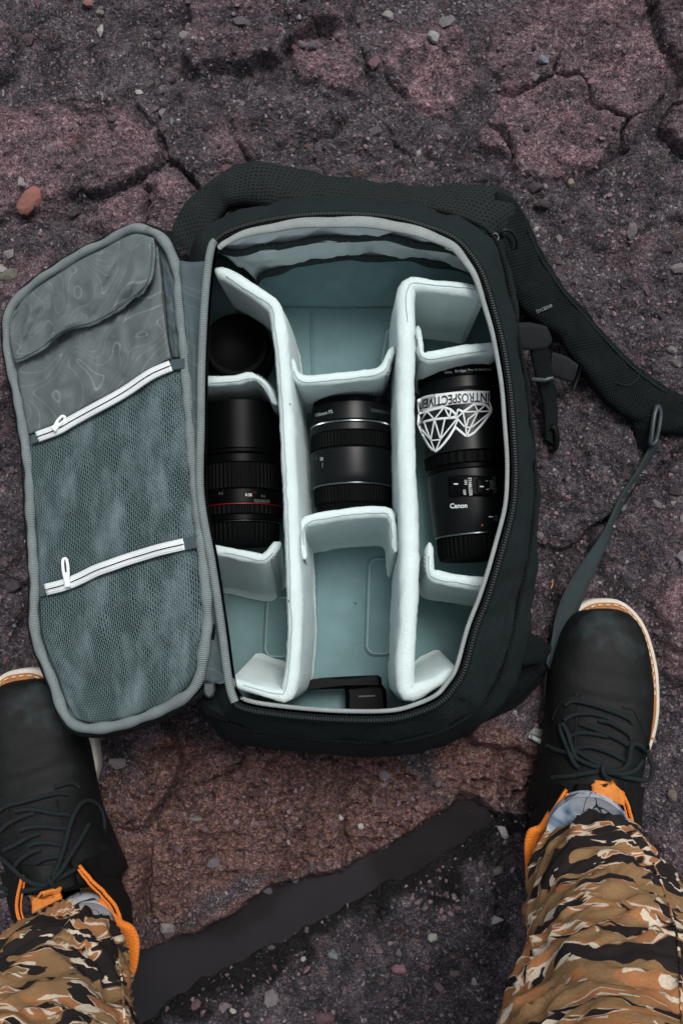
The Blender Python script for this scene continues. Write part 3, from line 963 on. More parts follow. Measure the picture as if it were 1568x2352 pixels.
# finer grit, too small to pick apart
def grit(name, count, smin, smax, mat, seed):
    r = np.random.default_rng(seed)
    px = r.uniform(-60, 1628, count); py = r.uniform(-60, 2400, count)
    keep = np.array([not hidden_zone(a, b) for a, b in zip(px, py)])
    px, py = px[keep], py[keep]
    Q = np.array([P(a, b, 0) for a, b in zip(px, py)])
    ok = ~inside(Q[:, 0], Q[:, 1], SHORE_W)
    Q = Q[ok]
    dens = fbm(Q[:, 0] * 12, Q[:, 1] * 12, 3, 33) + r.normal(0, .3, len(Q))
    Q = Q[dens > -0.15]
    z = ground_h(Q[:, 0], Q[:, 1])
    V = []; F = []
    base = []
    for me in HULLS:
        base.append((np.array([v.co[:] for v in me.vertices]), np.array([list(p.vertices) for p in me.polygons])))
    n = 0
    for i in range(len(Q)):
        bv, bf = base[i % len(base)]
        s = smin * (smax / smin) ** (r.random() ** 2.2)
        a = r.uniform(0, 6.28); ca_, sa = math.cos(a), math.sin(a)
        v = bv * np.array([s * r.uniform(.8, 1.3), s, s * r.uniform(.6, 1)])
        v = np.stack([v[:, 0] * ca_ - v[:, 1] * sa, v[:, 0] * sa + v[:, 1] * ca_, v[:, 2]], 1) + np.array([Q[i, 0], Q[i, 1], z[i] + s * .1])
        V.append(v); F += (bf + n).tolist(); n += len(v)
    return mk(name, np.vstack(V), F, mat, ground, False)
def grit_material(name, c0, c1):
    m, nt, b = newmat(name)
    oc = coords(nt)
    v = nd(nt, 'ShaderNodeTexVoronoi', Scale=110.0); nt.links.new(oc, v.inputs['Vector'])
    s = nt.nodes.new('ShaderNodeSeparateColor'); nt.links.new(v.outputs['Color'], s.inputs[0])
    n = noise(nt, oc, 600, 4, .7)
    c = mix_(nt, s.outputs[0], c0, c1)
    c = mix_(nt, n, (0.006, 0.006, 0.007, 1), c)
    nt.links.new(c, b.inputs['Base Color']); b.inputs['Roughness'].default_value = .92; b.inputs['Specular IOR Level'].default_value = .25
    bump(nt, b, n, .6, .001)
    return m
for nm, cnt_, a, b_, c0, c1, sd_ in (('grit', 13000, .0009, .0038, lin(58, 53, 60), lin(166, 138, 146), 1), ('pale_grit', 900, .0006, .0026, lin(110, 105, 107), lin(176, 174, 172), 2)):
    g = grit(nm, cnt_, a, b_, grit_material(nm, c0, c1), sd_)
    g['kind'] = 'stuff'

# loose pebbles one can point at
PEB = [  # px, py, length px, aspect, angle, colour, height factor, label
 (76, 470, 88, .62, -55, (152, 104, 94), .28, 'flat salmon-pink slab of stone near the left edge above the lid'),
 (28, 641, 62, .5, -22, (120, 118, 108), .4, 'flat olive-grey stone beside the upper left corner of the lid'),
 (995, 87, 38, .8, 60, (170, 174, 174), .7, 'whitish faceted stone at the top, right of centre'),
 (1238, 152, 40, .62, 25, (128, 130, 142), .4, 'flat bluish-grey triangular stone in upper right'),
 (318, 209, 26, .6, 15, (184, 184, 180), .5, 'small white flat stone just right of the long crack'),
 (397, 289, 30, .45, 80, (122, 134, 128), .5, 'greenish-grey elongated pebble right of the long crack'),
 (694, 113, 26, .8, 30, (122, 112, 118), .7, 'rounded grey pebble, left one of a touching pair'),
 (718, 118, 32, .7, -20, (104, 98, 106), .6, 'rounded grey pebble, right one of a touching pair'),
 (228, 23, 24, .75, 20, (140, 132, 132), .6, 'grey pebble beside a salmon one at the top edge'),
 (202, 6, 34, .75, -20, (150, 112, 106), .6, 'salmon pebble cut by the top edge of the photo'),
 (1310, 419, 26, .8, 70, (146, 136, 124), .7, 'beige rounded pebble at the lower end of a short crack'),
 (1228, 434, 44, .7, -10, (82, 72, 78), .6, 'dark purple angular stone above the right shoulder strap'),
 (1245, 470, 46, .65, 5, (76, 66, 70), .6, 'dark block of stone touching the right shoulder strap bend'),
 (35, 1348, 42, .85, 10, (72, 68, 76), .9, 'round dark grey pebble left of the lower mesh pocket'),
 (1541, 805, 26, .8, 15, (132, 128, 128), .6, 'grey square pebble by the right edge above the strap'),
 (1544, 838, 36, .65, 10, (104, 98, 100), .5, 'dull grey flat pebble close to the strap at right edge'),
 (1555, 1287, 44, .8, 30, (164, 158, 162), .7, 'pale angular stone at the right edge above the shoe'),
 (1538, 1826, 34, .75, 85, (122, 110, 104), .6, 'tan-grey wedge-shaped pebble right of the right shoe'),
 (994, 2155, 26, .8, -10, (168, 168, 160), .7, 'whitish rough pebble below the puddle, right of middle'),
 (764, 2192, 30, .75, 40, (120, 132, 134), .7, 'blue-grey angular pebble below the puddle, near middle'),
 (916, 2226, 36, .7, 10, (150, 112, 122), .6, 'pink flat pebble below the puddle'),
 (1140, 1998, 30, .7, -15, (120, 122, 116), .6, 'grey-green pebble left of the orange heel lining'),
 (744, 2338, 48, .75, 0, (112, 86, 92), .6, 'mauve stone cut by the bottom edge of the photo'),
 (534, 2324, 18, .8, 20, (176, 178, 168), .6, 'tiny pale cream pebble near the bottom edge, left'),
 (781, 1877, 18, .8, 20, (190, 188, 184), .6, 'small white chip on the brown slab, left of two'),
 (827, 1893, 18, .8, 60, (188, 190, 184), .6, 'small white chip on the brown slab, right of two'),
 (454, 1877, 30, .4, 5, (134, 134, 132), .4, 'thin grey flake on the brown slab near the left shoe'),
]
def pebble_hull(seed):
    bm = bmesh.new(); r = random.Random(seed)
    for k in range(22):
        v = Vector((r.gauss(0, 1), r.gauss(0, 1), r.gauss(0, 1))).normalized()
        bm.verts.new(v * r.uniform(.86, 1))
    res = bmesh.ops.convex_hull(bm, input=bm.verts)
    for v in [g for g in res['geom_interior'] if isinstance(g, bmesh.types.BMVert)]: bm.verts.remove(v)
    bmesh.ops.recalc_face_normals(bm, faces=bm.faces)
    bmesh.ops.bevel(bm, geom=list(bm.edges), offset=0.06, segments=1, affect='EDGES')
    V = np.array([v.co[:] for v in bm.verts]); bm.verts.index_update()
    F = [[v.index for v in f.verts] for f in bm.faces]; bm.free()
    return V, F
for k, (px, py, L, asp, ang, colr, hf, lab) in enumerate(PEB):
    q = P(px, py, 0); s = L / 2 * (CAM_H / FPX) * 1.05
    z = float(ground_h(np.array([q[0]]), np.array([q[1]]))[0])
    V, F = pebble_hull(900 + k)
    V = V * np.array([s, s * asp, s * hf])
    a = math.radians(-ang); c_, s_ = math.cos(a), math.sin(a)
    V = np.stack([V[:, 0] * c_ - V[:, 1] * s_, V[:, 0] * s_ + V[:, 1] * c_, V[:, 2]], 1) + np.array([q[0], q[1], z + s * hf * .55])
    o = mk('pebble', V, F, pebble_material('pebble_stone', sc(lin(*colr), .62)), None, False, None, (q[0], q[1], z))
    tag(o, lab, 'pebble', 'loose pebbles on the rock')

# ================================================================== backpack
RIM_Z = 0.172
FLOOR_Z = 0.035
ANCH = [  # rim of the opening (at RIM_Z) -> widest line of the body (at z 0.08) -> edge of the floor inside (at FLOOR_Z)
 ((484, 580), (440, 575), (492, 612)), ((500, 552), (480, 535), (512, 590)), ((540, 529), (540, 512), (560, 580)), ((610, 510), (620, 486), (630, 574)),
 ((700, 497), (700, 466), (705, 570)), ((800, 494), (790, 459), (800, 568)), ((900, 502), (900, 474), (892, 570)), ((980, 523), (1000, 497), (972, 576)),
 ((1040, 548), (1080, 518), (1040, 592)), ((1080, 587), (1140, 548), (1082, 620)), ((1110, 640), (1165, 610), (1112, 670)), ((1135, 720), (1183, 710), (1133, 745)),
 ((1155, 800), (1196, 800), (1150, 830)), ((1170, 900), (1212, 900), (1165, 910)), ((1178, 1000), (1226, 1000), (1178, 1000)), ((1182, 1100), (1235, 1100), (1186, 1100)),
 ((1174, 1180), (1236, 1180), (1186, 1180)), ((1148, 1279), (1230, 1285), (1176, 1279)), ((1118, 1377), (1220, 1361), (1160, 1377)), ((1092, 1443), (1210, 1440), (1145, 1450)),
 ((1066, 1536), (1185, 1545), (1120, 1540)), ((1040, 1582), (1140, 1620), (1080, 1595)), ((1010, 1613), (1060, 1680), (1030, 1622)), ((963, 1635), (975, 1712), (965, 1640)),
 ((892, 1652), (890, 1724), (890, 1650)), ((758, 1651), (760, 1718), (760, 1648)), ((635, 1640), (630, 1700), (640, 1640)), ((556, 1625), (540, 1682), (560, 1625)),
 ((536, 1602), (490, 1655), (530, 1600)), ((524, 1552), (458, 1600), (505, 1550)), ((509, 1439), (445, 1450), (480, 1439)), ((487, 1292), (440, 1300), (465, 1292)),
 ((461, 1137), (435, 1130), (455, 1137)), ((462, 982), (433, 960), (455, 982)), ((464, 830), (434, 820), (460, 830)), ((472, 680), (436, 690), (475, 720)),
]
NR = 216
rim_px = np.array([a[0] for a in ANCH], float); out_px = np.array([a[1] for a in ANCH], float); flo_px = np.array([a[2] for a in ANCH], float)
def closed_match(*polys):
    """spline several closed anchor lists with the same parameter"""
    res = []
    n = len(polys[0]); ts = np.linspace(0, n, NR, endpoint=False)
    for p in polys:
        o = []
        for t in ts:
            i = int(t); f = t - i
            p0, p1, p2, p3 = p[(i - 1) % n], p[i % n], p[(i + 1) % n], p[(i + 2) % n]
            o.append(0.5 * ((2 * p1) + (-p0 + p2) * f + (2 * p0 - 5 * p1 + 4 * p2 - p3) * f * f + (-p0 + 3 * p1 - 3 * p2 + p3) * f ** 3))
        res.append(np.array(o))
    return res
RIM = PP(rim_px, RIM_Z); OUT = PP(out_px, 0.08); FLO = PP(flo_px, FLOOR_Z)
RIM, OUT, FLO = closed_match(RIM, OUT, FLO)
CEN = OUT.mean(0)
bag = empty('backpack', (CEN[0], CEN[1], 0.0))
tag(bag, 'charcoal camera backpack lying open on the rock with its padded inside showing', 'backpack')

def inset(ring, d):
    c = ring.mean(0); t = np.roll(ring, -1, 0) - np.roll(ring, 1, 0)
    n = np.stack([-t[:, 1], t[:, 0], 0 * t[:, 0]], 1); n /= np.linalg.norm(n, axis=1)[:, None]
    if ((c - ring) * n).sum() < 0: n = -n
    return ring + n * d

# outer body
rings = []
prof = [(-0.10, 0.004, 0), (-0.03, 0.012, 0), (0.0, 0.035, 0), (0.03, 0.06, 0), (0.0, 0.085, 0), (0.12, 0.105, 1), (0.3, 0.125, 1), (0.5, 0.143, 1), (0.72, 0.158, 1), (0.9, 0.168, 1), (0.985, RIM_Z + .001, 1)]
for k, z, mode in prof:
    if mode == 0:
        r = CEN + (OUT - CEN) * (1 + k); 
    else:
        r = lerp(OUT, RIM, k)
    r = r.copy(); r[:, 2] = z
    rings.append(r)
rings = np.array(rings)
th = np.linspace(0, 2 * np.pi, NR, endpoint=False)
for i in range(len(rings)):
    wv = 0.0042 * fbm(np.cos(th) * 6 + i * .32, np.sin(th) * 6 + i * .1, 4, 40) * (1 if i < 9 else 0.2)
    d = rings[i] - CEN; d[:, 2] = 0; d /= np.linalg.norm(d, axis=1)[:, None]
    rings[i] += d * wv[:, None]
    rings[i][:, 2] += 0.0025 * fbm(np.cos(th) * 7, np.sin(th) * 7 + i * .5, 3, 41) * (1 if 1 < i < 9 else 0.2)
fs = grid_faces(len(rings), NR, cv=True)
mk('body', rings.reshape(-1, 3), fs, M['shell'], bag, True, grid_uv(rings))

# piping seam half way down the visible side
seam = lerp(OUT, RIM, 0.36) + np.array([0, 0, 0.0]); seam[:, 2] = 0.1335
sel = list(range(40, 172))
tube('side_seam', seam[sel], 0.0016, M['shell_dark'], bag, nseg=8)

# zip along the rim (from the upper left corner round to the lower left corner)
i0, i1 = 3, 168
zp = RIM[i0:i1].copy(); zp[:, 2] = RIM_Z + 0.0025
def zipper(path, parent, name='zipper', tape=0.006, mat='zip', up=None):
    p = resample(path, 400)
    t, s, n = frames(p, up=up)
    G = np.stack([p - s * tape / 2 - n * .0012, p - s * tape / 4 - n * .0004, p + s * tape / 4 - n * .0004, p + s * tape / 2 - n * .0012], 1)
    z = sheet(name, G, M['shell_dark'], parent, 0.001)
    L = np.linalg.norm(np.diff(p, axis=0), axis=1).sum()
    m = int(L / 0.0021)
    q = resample(path, m); t, s, n = frames(q, up=up)
    alt = np.where(np.arange(m) % 2 == 0, 1, -1)[:, None]
    V, F = boxes(q + n * .0004, t, s, n, .0012, .0024, .0016)
    o = mk('zipper_teeth', V, F, M[mat], z if ORG.get(z.name) is not None and parent is bag else parent, False)
    o['kind'] = 'stuff'
    return z
zipper(zp, bag)

# pale binding tape just inside the zip
bi = inset(RIM, 0.0062)[i0:i1]; bi[:, 2] = RIM_Z + 0.0012 + 0.0008 * np.sin(np.arange(len(bi)) * .7)
wv = 0.0034 + 0.0012 * np.sin(np.linspace(0, 40, len(bi)))
nb = len(bi)
topw = 1 + 2.0 * np.exp(-((np.arange(nb) - 30) / 22.0) ** 2)
tube('rim_binding', bi, 0.0017 * topw, M['binding_pale'], bag, rz=0.0017, nseg=10)
# left rim: soft grey piping where the lid is hinged
lp = np.vstack([RIM[166:], RIM[:6]]).copy(); lp[:, 2] = RIM_Z + .002
tube('rim_piping', lp, 0.0032, M['binding'], bag, nseg=12)

# inside: wall and floor
ri = inset(RIM, 0.005); ri[:, 2] = RIM_Z - .001
w = []
for k, z in ((0, RIM_Z - .001), (.12, .155), (.4, .12), (.75, .075), (.96, .045), (1, FLOOR_Z)):
    r = lerp(ri, FLO, k); 
    if 0 < k < 1:
        r = r + 0.0022 * fbm(np.cos(th) * 6 + k * 2, np.sin(th) * 6, 3, 44)[:, None] * np.array([1, 1, 0])
    r[:, 2] = z
    w.append(r)
w = np.array(w)
mk('inner_wall', w.reshape(-1, 3), grid_faces(len(w), NR, cv=True)[:, ::-1], M['inner'], bag, True, grid_uv(w))
fc = FLO.mean(0)
w = []
for k in np.linspace(0, 0.98, 22):
    r = lerp(FLO, fc, k); r[:, 2] = FLOOR_Z + 0.0011 * fbm(r[:, 0] * 16, r[:, 1] * 16, 3, 46)
    w.append(r)
w = np.array(w)
fl_uv = w.reshape(-1, 3)[:, :2]
F = grid_faces(len(w), NR, cv=True).tolist(); F.append([21 * NR + k for k in range(NR)])
floor = mk('floor_panel', w.reshape(-1, 3), F, M['lining'], bag, True, fl_uv)

# stitched pads on the floor and the long fold seam
def rrect(cx, cy, w_, h_, r, ang, n=8):
    pts = []
    for sx, sy, a0 in ((1, -1, -90), (1, 1, 0), (-1, 1, 90), (-1, -1, 180)):
        for k in range(n):
            a = math.radians(a0 + 90 * k / (n - 1))
            pts.append((sx * (w_ / 2 - r) + r * math.cos(a), sy * (h_ / 2 - r) + r * math.sin(a)))
    a = math.radians(ang)
    return [(cx + x * math.cos(a) - y * math.sin(a), cy + x * math.sin(a) + y * math.cos(a)) for x, y in pts]
for (cx, cy, w_, h_, an) in ((874, 1393, 70, 232, 2), (640, 1440, 70, 150, 3), (905, 800, 60, 110, 10)):
    o = extrude_px('floor_pad', rrect(cx, cy, w_, h_, 24, an), FLOOR_Z - .001, FLOOR_Z + .0032, M['lining'], bag, bevel=.0025)
    tube('stitch_line', PP(rrect(cx, cy, w_ - 14, h_ - 14, 19, an), FLOOR_Z + .0034), .0006, M['seam'], o, nseg=6, closed=True)
for xs in ([(716, 690), (716, 800), (724, 1000), (728, 1300), (716, 1560)], [(945, 640), (948, 700), (950, 800)]):
    tube('floor_seam', PP(spl(xs, 30), FLOOR_Z + .0006), .0011, M['lining'], bag, nseg=6)

# organiser pockets on the upper end wall
b1 = [(500, 575), (560, 578), (638, 566), (689, 556), (751, 551), (812, 547), (863, 546), (915, 551), (966, 563), (1017, 574), (1070, 585)]
b2 = [(592, 648), (607, 628), (648, 621), (689, 607), (730, 597), (786, 594), (863, 593), (940, 594), (991, 604), (1043, 615), (1100, 632)]
top_px = [(500, 556), (560, 533), (638, 518), (700, 509), (751, 505), (812, 505), (863, 508), (920, 516), (966, 528), (1020, 548), (1076, 585)]
fl2 = [(590, 700), (620, 704), (660, 706), (710, 707), (760, 708), (810, 708), (870, 707), (930, 706), (985, 704), (1040, 704), (1100, 712)]
def pocket(name, A, za, B, zb, mat, wr, seed, back=0.0, nu=70, nv=16, sag=0.0):
    a = PP(spl(A, nu), za); b = PP(spl(B, nu), zb)
    v = np.linspace(0, 1, nv)[None, :, None]
    G = a[:, None] * (1 - v) + b[:, None] * v
    uu = np.linspace(0, 1, nu)[:, None]; vv = np.linspace(0, 1, nv)[None]
    f = wr * fbm(uu * 7 + vv * .8, vv * 1.6 + uu * 2, 3, seed) * np.sin(np.pi * np.clip(vv * .9 + .1, 0, 1))
    G[..., 1] += f; G[..., 2] += f * .5 + sag * np.sin(np.pi * vv)
    return sheet(name, G, mat, bag, .0015)
up_b1 = [(x, y - 6) for x, y in b1]; up_b2 = [(x, y - 6) for x, y in b2]
pocket('end_wall_lining', top_px, RIM_Z - .004, up_b1, .128, M['wall_lining'], .006, 50, sag=.004)
p1 = pocket('organiser_pocket', b1, .138, [(x, y + 2) for x, y in b2], .072, M['wall_lining'], .005, 52, sag=.003)
p2 = pocket('organiser_pocket', b2, .086, fl2, FLOOR_Z + .001, M['lining'], .003, 54, sag=.002)
for bp, z, pr in ((b1, .1395, p1), (b2, .0875, p2)):
    c = spl(bp, 90); 
    c[:, 1] += 2.5 * np.sin(np.linspace(0, 26, 90))
    A = PP([(x, y - 7) for x, y in c], z + .002); B = PP([(x, y + 7) for x, y in c], z - .004)
    pad('elastic_band', A, B, .003, M['elastic'], pr, n=90, m=12, wr=.0012)

# hinge strip between body and lid
def lidz(px, py=0):
    return 0.086 + 0.082 * np.clip((px - 20) / 430.0, 0, 1.05)
LID = [(339, 531), (313, 528), (283, 537), (241, 560), (185, 587), (132, 620), (82, 653), (49, 682), (26, 715), (17, 762), (26, 834), (43, 916), (56, 992), (64, 1048), (70, 1110), (73, 1201), (80, 1300), (82, 1360), (80, 1420), (86, 1468), (106, 1523), (124, 1567), (139, 1611), (150, 1640), (168, 1662), (201, 1673), (256, 1669), (311, 1655), (366, 1633), (403, 1614), (436, 1592), (458, 1556), (469, 1494), (476, 1439), (476, 1384), (467, 1292), (458, 1201), (450, 1131), (442, 1048), (432, 916), (425, 818), (415, 719), (409, 636), (399, 597), (382, 562), (362, 540)]
hl = [(412, 598), (425, 719), (434, 818), (441, 916), (451, 1048), (457, 1131), (466, 1201), (474, 1292), (483, 1384), (483, 1439), (475, 1494), (466, 1556), (458, 1566)]
hr = [(474, 600), (468, 719), (464, 818), (464, 916), (465, 1048), (464, 1131), (474, 1201), (490, 1292), (503, 1384), (512, 1439), (519, 1494), (526, 1556), (505, 1568)]
G = np.stack([lerp(PP(spl(hl, 80), .168), PP(spl(hr, 80), .173), k) for k in np.linspace(0, 1, 9)], 1)
G[..., 2] -= 0.003 * np.sin(np.linspace(0, np.pi, 9))[None] + 0.0035 * fbm(np.linspace(0, 9, 80)[:, None], np.linspace(0, 1, 9)[None], 3, 60)
sheet('hinge_strip', G, M['gusset'], bag, .0012)

# ------------------------------------------------------------------ lid
lidc = PP([(250, 1120)], .13)[0]
lid = empty('lid', lidc, bag)
def L3(pts, dz=0.0):
    return np.array([P(x, y, lidz(x) + dz) for x, y in pts])
lo = spl(LID, 300, True)
lid_ring = np.array([P(x, y, lidz(x)) for x, y in lo])
# outer shell of the lid: a shallow tray seen from inside
shell = []
for ins_, dz in ((0.0, -.003), (-.0055, -.006), (-.007, -.012), (-.004, -.020), (.006, -.025), (.03, -.027)):
    r = inset(lid_ring, ins_); r = r.copy(); r[:, 2] = lid_ring[:, 2] + dz; shell.append(r)
shell = np.array(shell)
F = grid_faces(len(shell), 300, cv=True).tolist(); F.append([5 * 300 + k for k in range(300)])
mk('lid_shell', shell.reshape(-1, 3), F, M['shell_dark'], lid, True, grid_uv(shell))
zl = inset(lid_ring, -.0048)
zl = np.vstack([zl[165:], zl[:175]])
# zip runs along the free edges only
zpath = [(404, 585), (392, 556), (372, 534), (340, 521), (312, 518), (281, 527), (238, 550), (181, 577), (126, 611), (75, 645), (42, 676), (17, 712), (8, 762), (17, 836), (34, 918), (47, 994), (55, 1050), (63, 1201), (70, 1300), (72, 1360), (70, 1420), (76, 1470), (97, 1527), (115, 1572), (129, 1614), (140, 1645), (160, 1672), (201, 1686), (258, 1683), (315, 1669), (370, 1648), (410, 1628), (445, 1605), (466, 1588)]
zw = np.array([P(x, y, lidz(x) - .007) for x, y in spl(zpath, 260)])
zipper(zw, lid, 'lid_zipper')
# piping with slight puckers
pr = 0.0042 * (1 + 0.10 * np.sin(np.arange(300) * .9) + .08 * np.sin(np.arange(300) * .37))
pl = lid_ring.copy(); pl[:, 2] += .001 + .0008 * np.sin(np.arange(300) * .5)
tube('lid_piping', pl, pr, M['binding'], lid, nseg=12, closed=True)

top = [(26, 715), (49, 682), (82, 653), (132, 620), (185, 587), (241, 560), (283, 537), (313, 528), (345, 532), (382, 562)]
rgt = [(382, 562), (399, 597), (409, 636), (415, 719), (425, 818), (432, 916), (442, 1048), (450, 1131), (458, 1201), (467, 1292), (476, 1384), (476, 1439), (469, 1494), (458, 1556), (436, 1592)]
bot = [(168, 1662), (201, 1673), (256, 1669), (311, 1655), (366, 1633), (403, 1614), (436, 1592)]
lft = [(26, 715), (17, 762), (26, 834), (43, 916), (56, 992), (64, 1048), (73, 1201), (80, 1300), (82, 1360), (80, 1420), (86, 1468), (106, 1523), (124, 1567), (139, 1611), (150, 1640), (168, 1662)]
def lid_sheet(name, tp, bt, lf, rt, nu, nv, mat, dz, bulge, wr, seed, thick=.001, fx=4, fy=6):
    C = coons(spl(tp, 60), spl(bt, 60), spl(lf, 60), spl(rt, 60), nu, nv)
    u = np.linspace(0, 1, nu)[:, None]; v = np.linspace(0, 1, nv)[None]
    h = dz + bulge * (np.sin(np.pi * u) * np.sin(np.pi * v)) ** .6 + wr * fbm(u * fx + v, v * fy + u, 4, seed) * np.minimum(1, 8 * np.minimum(np.minimum(u, 1 - u) + .02, np.minimum(v, 1 - v) + .02))
    G = np.zeros((nu, nv, 3))
    for i in range(nu):
        for j in range(nv):
            G[i, j] = P(C[i, j, 0], C[i, j, 1], lidz(C[i, j, 0]) + h[i, j])
    return sheet(name, G, mat, lid, thick)
lid_sheet('lid_lining', top, bot, lft, rgt, 40, 90, M['topo'], -.004, -.002, .001, 70)
# pocket front under the flap
pk = lid_sheet('pocket_panel', [(28, 740), (90, 700), (200, 650), (300, 600), (362, 566)], [(62, 1000), (86, 990), (132, 972), (165, 952), (214, 926), (264, 899), (297, 879), (330, 856), (392, 822)],
          [(28, 740), (34, 834), (48, 916), (62, 1000)], [(362, 566), (370, 640), (376, 720), (384, 780), (392, 822)], 44, 40, M['topo'], .0015, .003, .0065, 71, fx=6, fy=3)
fl = lid_sheet('pocket_flap', [(24, 740), (52, 690), (84, 662), (134, 629), (187, 596), (243, 569), (285, 546), (315, 537), (352, 546)], [(36, 834), (66, 822), (99, 805), (132, 776), (165, 758), (211, 748), (250, 729), (290, 702), (326, 673)],
          [(24, 740), (22, 775), (28, 815), (36, 834)], [(352, 546), (356, 570), (355, 600), (347, 645), (326, 673)], 60, 26, M['topo'], .0125, .004, .006, 72, thick=.0022, fx=7, fy=2)
def drape_line(name, pts, bvh, off, r, mat, parent, n=60, rz=None, nseg=6):
    q = np.array([drape(x, y, bvh, off, .13) for x, y in spl(pts, n)])
    return tube(name, q, r, mat, parent, rz=rz, nseg=nseg)
bf = bvh_of([fl])
drape_line('flap_seam', [(31, 815), (40, 826), (66, 815), (97, 798), (130, 769), (163, 751), (210, 741), (248, 722), (288, 695), (322, 667), (341, 643), (349, 600), (350, 560)], bf, .0002, .0006, M['gusset'], fl)
# mesh pockets and their white zips
z1 = [(85, 1004), (132, 986), (165, 967), (214, 940), (264, 913), (297, 893), (330, 870), (356, 855), (392, 840)]
z2 = [(104, 1355), (146, 1344), (183, 1329), (220, 1311), (256, 1298), (293, 1285), (329, 1274), (366, 1263), (422, 1250)]
m1 = lid_sheet('mesh_pocket', [(66, 1012)] + [(x, y + 8) for x, y in z1] + [(426, 845)], [(92, 1356)] + [(x, y - 6) for x, y in z2] + [(456, 1235)], [(66, 1012), (72, 1100), (82, 1201), (88, 1300), (92, 1356)],
          [(426, 845), (434, 960), (443, 1090), (450, 1160), (456, 1235)], 60, 70, M['pocketmesh'], .001, .007, .003, 73, fx=5, fy=4)
m2 = lid_sheet('mesh_pocket', [(92, 1360)] + [(x, y + 8) for x, y in z2] + [(462, 1245)], [(176, 1650), (210, 1661), (256, 1657), (311, 1643), (366, 1621), (400, 1603), (428, 1580)], [(92, 1360), (92, 1420), (98, 1465), (118, 1520), (136, 1565), (152, 1612), (176, 1650)],
          [(462, 1245), (466, 1300), (468, 1380), (466, 1440), (458, 1494), (448, 1545), (428, 1580)], 60, 60, M['pocketmesh'], .001, .009, .0035, 74, fx=5, fy=3)
m1['label'] = 'upper grey mesh pocket'; m2['label'] = 'lower grey mesh pocket'
# dusty gap strip beside the flap pocket
lid_sheet('side_gusset', [(366, 566), (385, 580), (398, 600)], [(396, 822), (408, 822), (420, 820)], [(366, 566), (374, 640), (388, 780), (396, 822)], [(398, 600), (404, 640), (412, 719), (420, 820)], 12, 40, M['gusset'], -.001, .002, .003, 75, fx=2, fy=9)
bm_ = bvh_of([pk, m1, m2])
for zpx, wpx, pull in ((z1, 12.5, [(136, 975), (122, 990), (119, 983), (127, 972), (139, 957), (147, 954), (150, 961), (145, 970)]), (z2, 13.5, None)):
    c = spl(zpx, 70)
    t = np.gradient(c, axis=0); t /= np.linalg.norm(t, axis=1)[:, None]; n = np.stack([-t[:, 1], t[:, 0]], 1)
    hz = .0062 + .003 * np.sin(np.linspace(0, np.pi, 70)) + .0006 * np.sin(np.linspace(0, 17, 70))
    G = np.stack([np.array([P(x, y, lidz(x) + h_ + .0008 * (1 - abs(k))) for (x, y), h_ in zip(c + n * wpx * k, hz)]) for k in (-1, -.5, -.12, .12, .5, 1)], 1)
    o = sheet('white_zipper', G, M['white_tape'], lid, .0012)
    bz = bvh_of([o])
    drape_line('zipper_coil', zpx, bz, .0003, .00045, M['zip'], o, n=80)
    if pull:   # pull lying along the tape
        s0 = [(124, 984), (148, 958)]
    else:      # pull pointing away from the tape
        s0 = [(155, 1345), (149, 1284)]
    a = np.array(s0[0], float); b = np.array(s0[1], float); d = (b - a); Ln = np.linalg.norm(d); d /= Ln; nn = np.array([-d[1], d[0]])
    k = Ln
    loop = [a + d * k * .05, a + d * k * .45 + nn * 5, a + d * k * .85 + nn * 5.5, a + d * k + nn * 3, a + d * k - nn * 3, a + d * k * .85 - nn * 5.5, a + d * k * .45 - nn * 5]
    zz = lidz(a[0]) + .0125
    tube('zipper_pull', PP(spl(loop, 40, True), zz), .0013, M['white_plastic'], o, rz=.001, nseg=8, closed=True)
    hw = [a + d * -4 + nn * 7, a + d * 10 + nn * 6, a + d * k * .5 + nn * 4, a + d * k * .5 - nn * 4, a + d * 10 - nn * 6, a + d * -4 - nn * 7]
    extrude_px('zipper_slider', hw, zz - .003, zz + .001, M['white_plastic'], o, bevel=.0008)
for q in ([(70, 1000), (86, 994), (87, 1016), (72, 1020)], [(392, 826), (424, 822), (424, 846), (394, 850)], [(90, 1346), (105, 1343), (104, 1369), (92, 1371)], [(421, 1236), (455, 1228), (456, 1258), (424, 1264)]):
    extrude_px('zipper_end_tab', q, .02, .022, M['gusset'], lid, bevel=.0006, zfun=lambda x, y: lidz(x) + .0062)

# zip end stop at the lower hinge corner
extrude_px('zipper_stop', [(468, 1568), (492, 1568), (494, 1585), (490, 1598), (480, 1604), (470, 1597), (466, 1585)], .160, .168, M['grey_plastic'], bag, bevel=.0015)
extrude_px('hinge_gore', [(440, 1602), (470, 1570), (520, 1572), (545, 1615), (520, 1660), (470, 1640)], .09, .148, M['shell_dark'], bag, bevel=.006)

# ------------------------------------------------------------------ straps
A = [(398, 560, .045), (398, 520, .05), (433, 460, .05), (479, 422, .05), (530, 391, .048), (581, 377, .045), (633, 383, .042), (684, 399, .04), (761, 417, .04), (838, 427, .04), (915, 437, .04), (991, 435, .042), (1068, 432, .045), (1130, 432, .045), (1161, 447, .04), (1180, 480, .035)]
B = [(470, 610, .04), (486, 560, .045), (497, 525, .045), (510, 500, .045), (530, 482, .045), (575, 474, .05), (640, 490, .06), (684, 500, .07), (761, 505, .075), (838, 505, .075), (915, 508, .075), (991, 515, .07), (1060, 530, .065), (1100, 545, .06), (1130, 560, .05), (1150, 580, .04)]
s1 = pad('shoulder_strap', PP(spl(A, 80), 0), PP(spl(B, 80), 0), .024, M['airmesh'], bag, n=110, m=28, power=.75, wr=.003, seed=80)
s1['label'] = 'black air-mesh shoulder strap arching over the top'
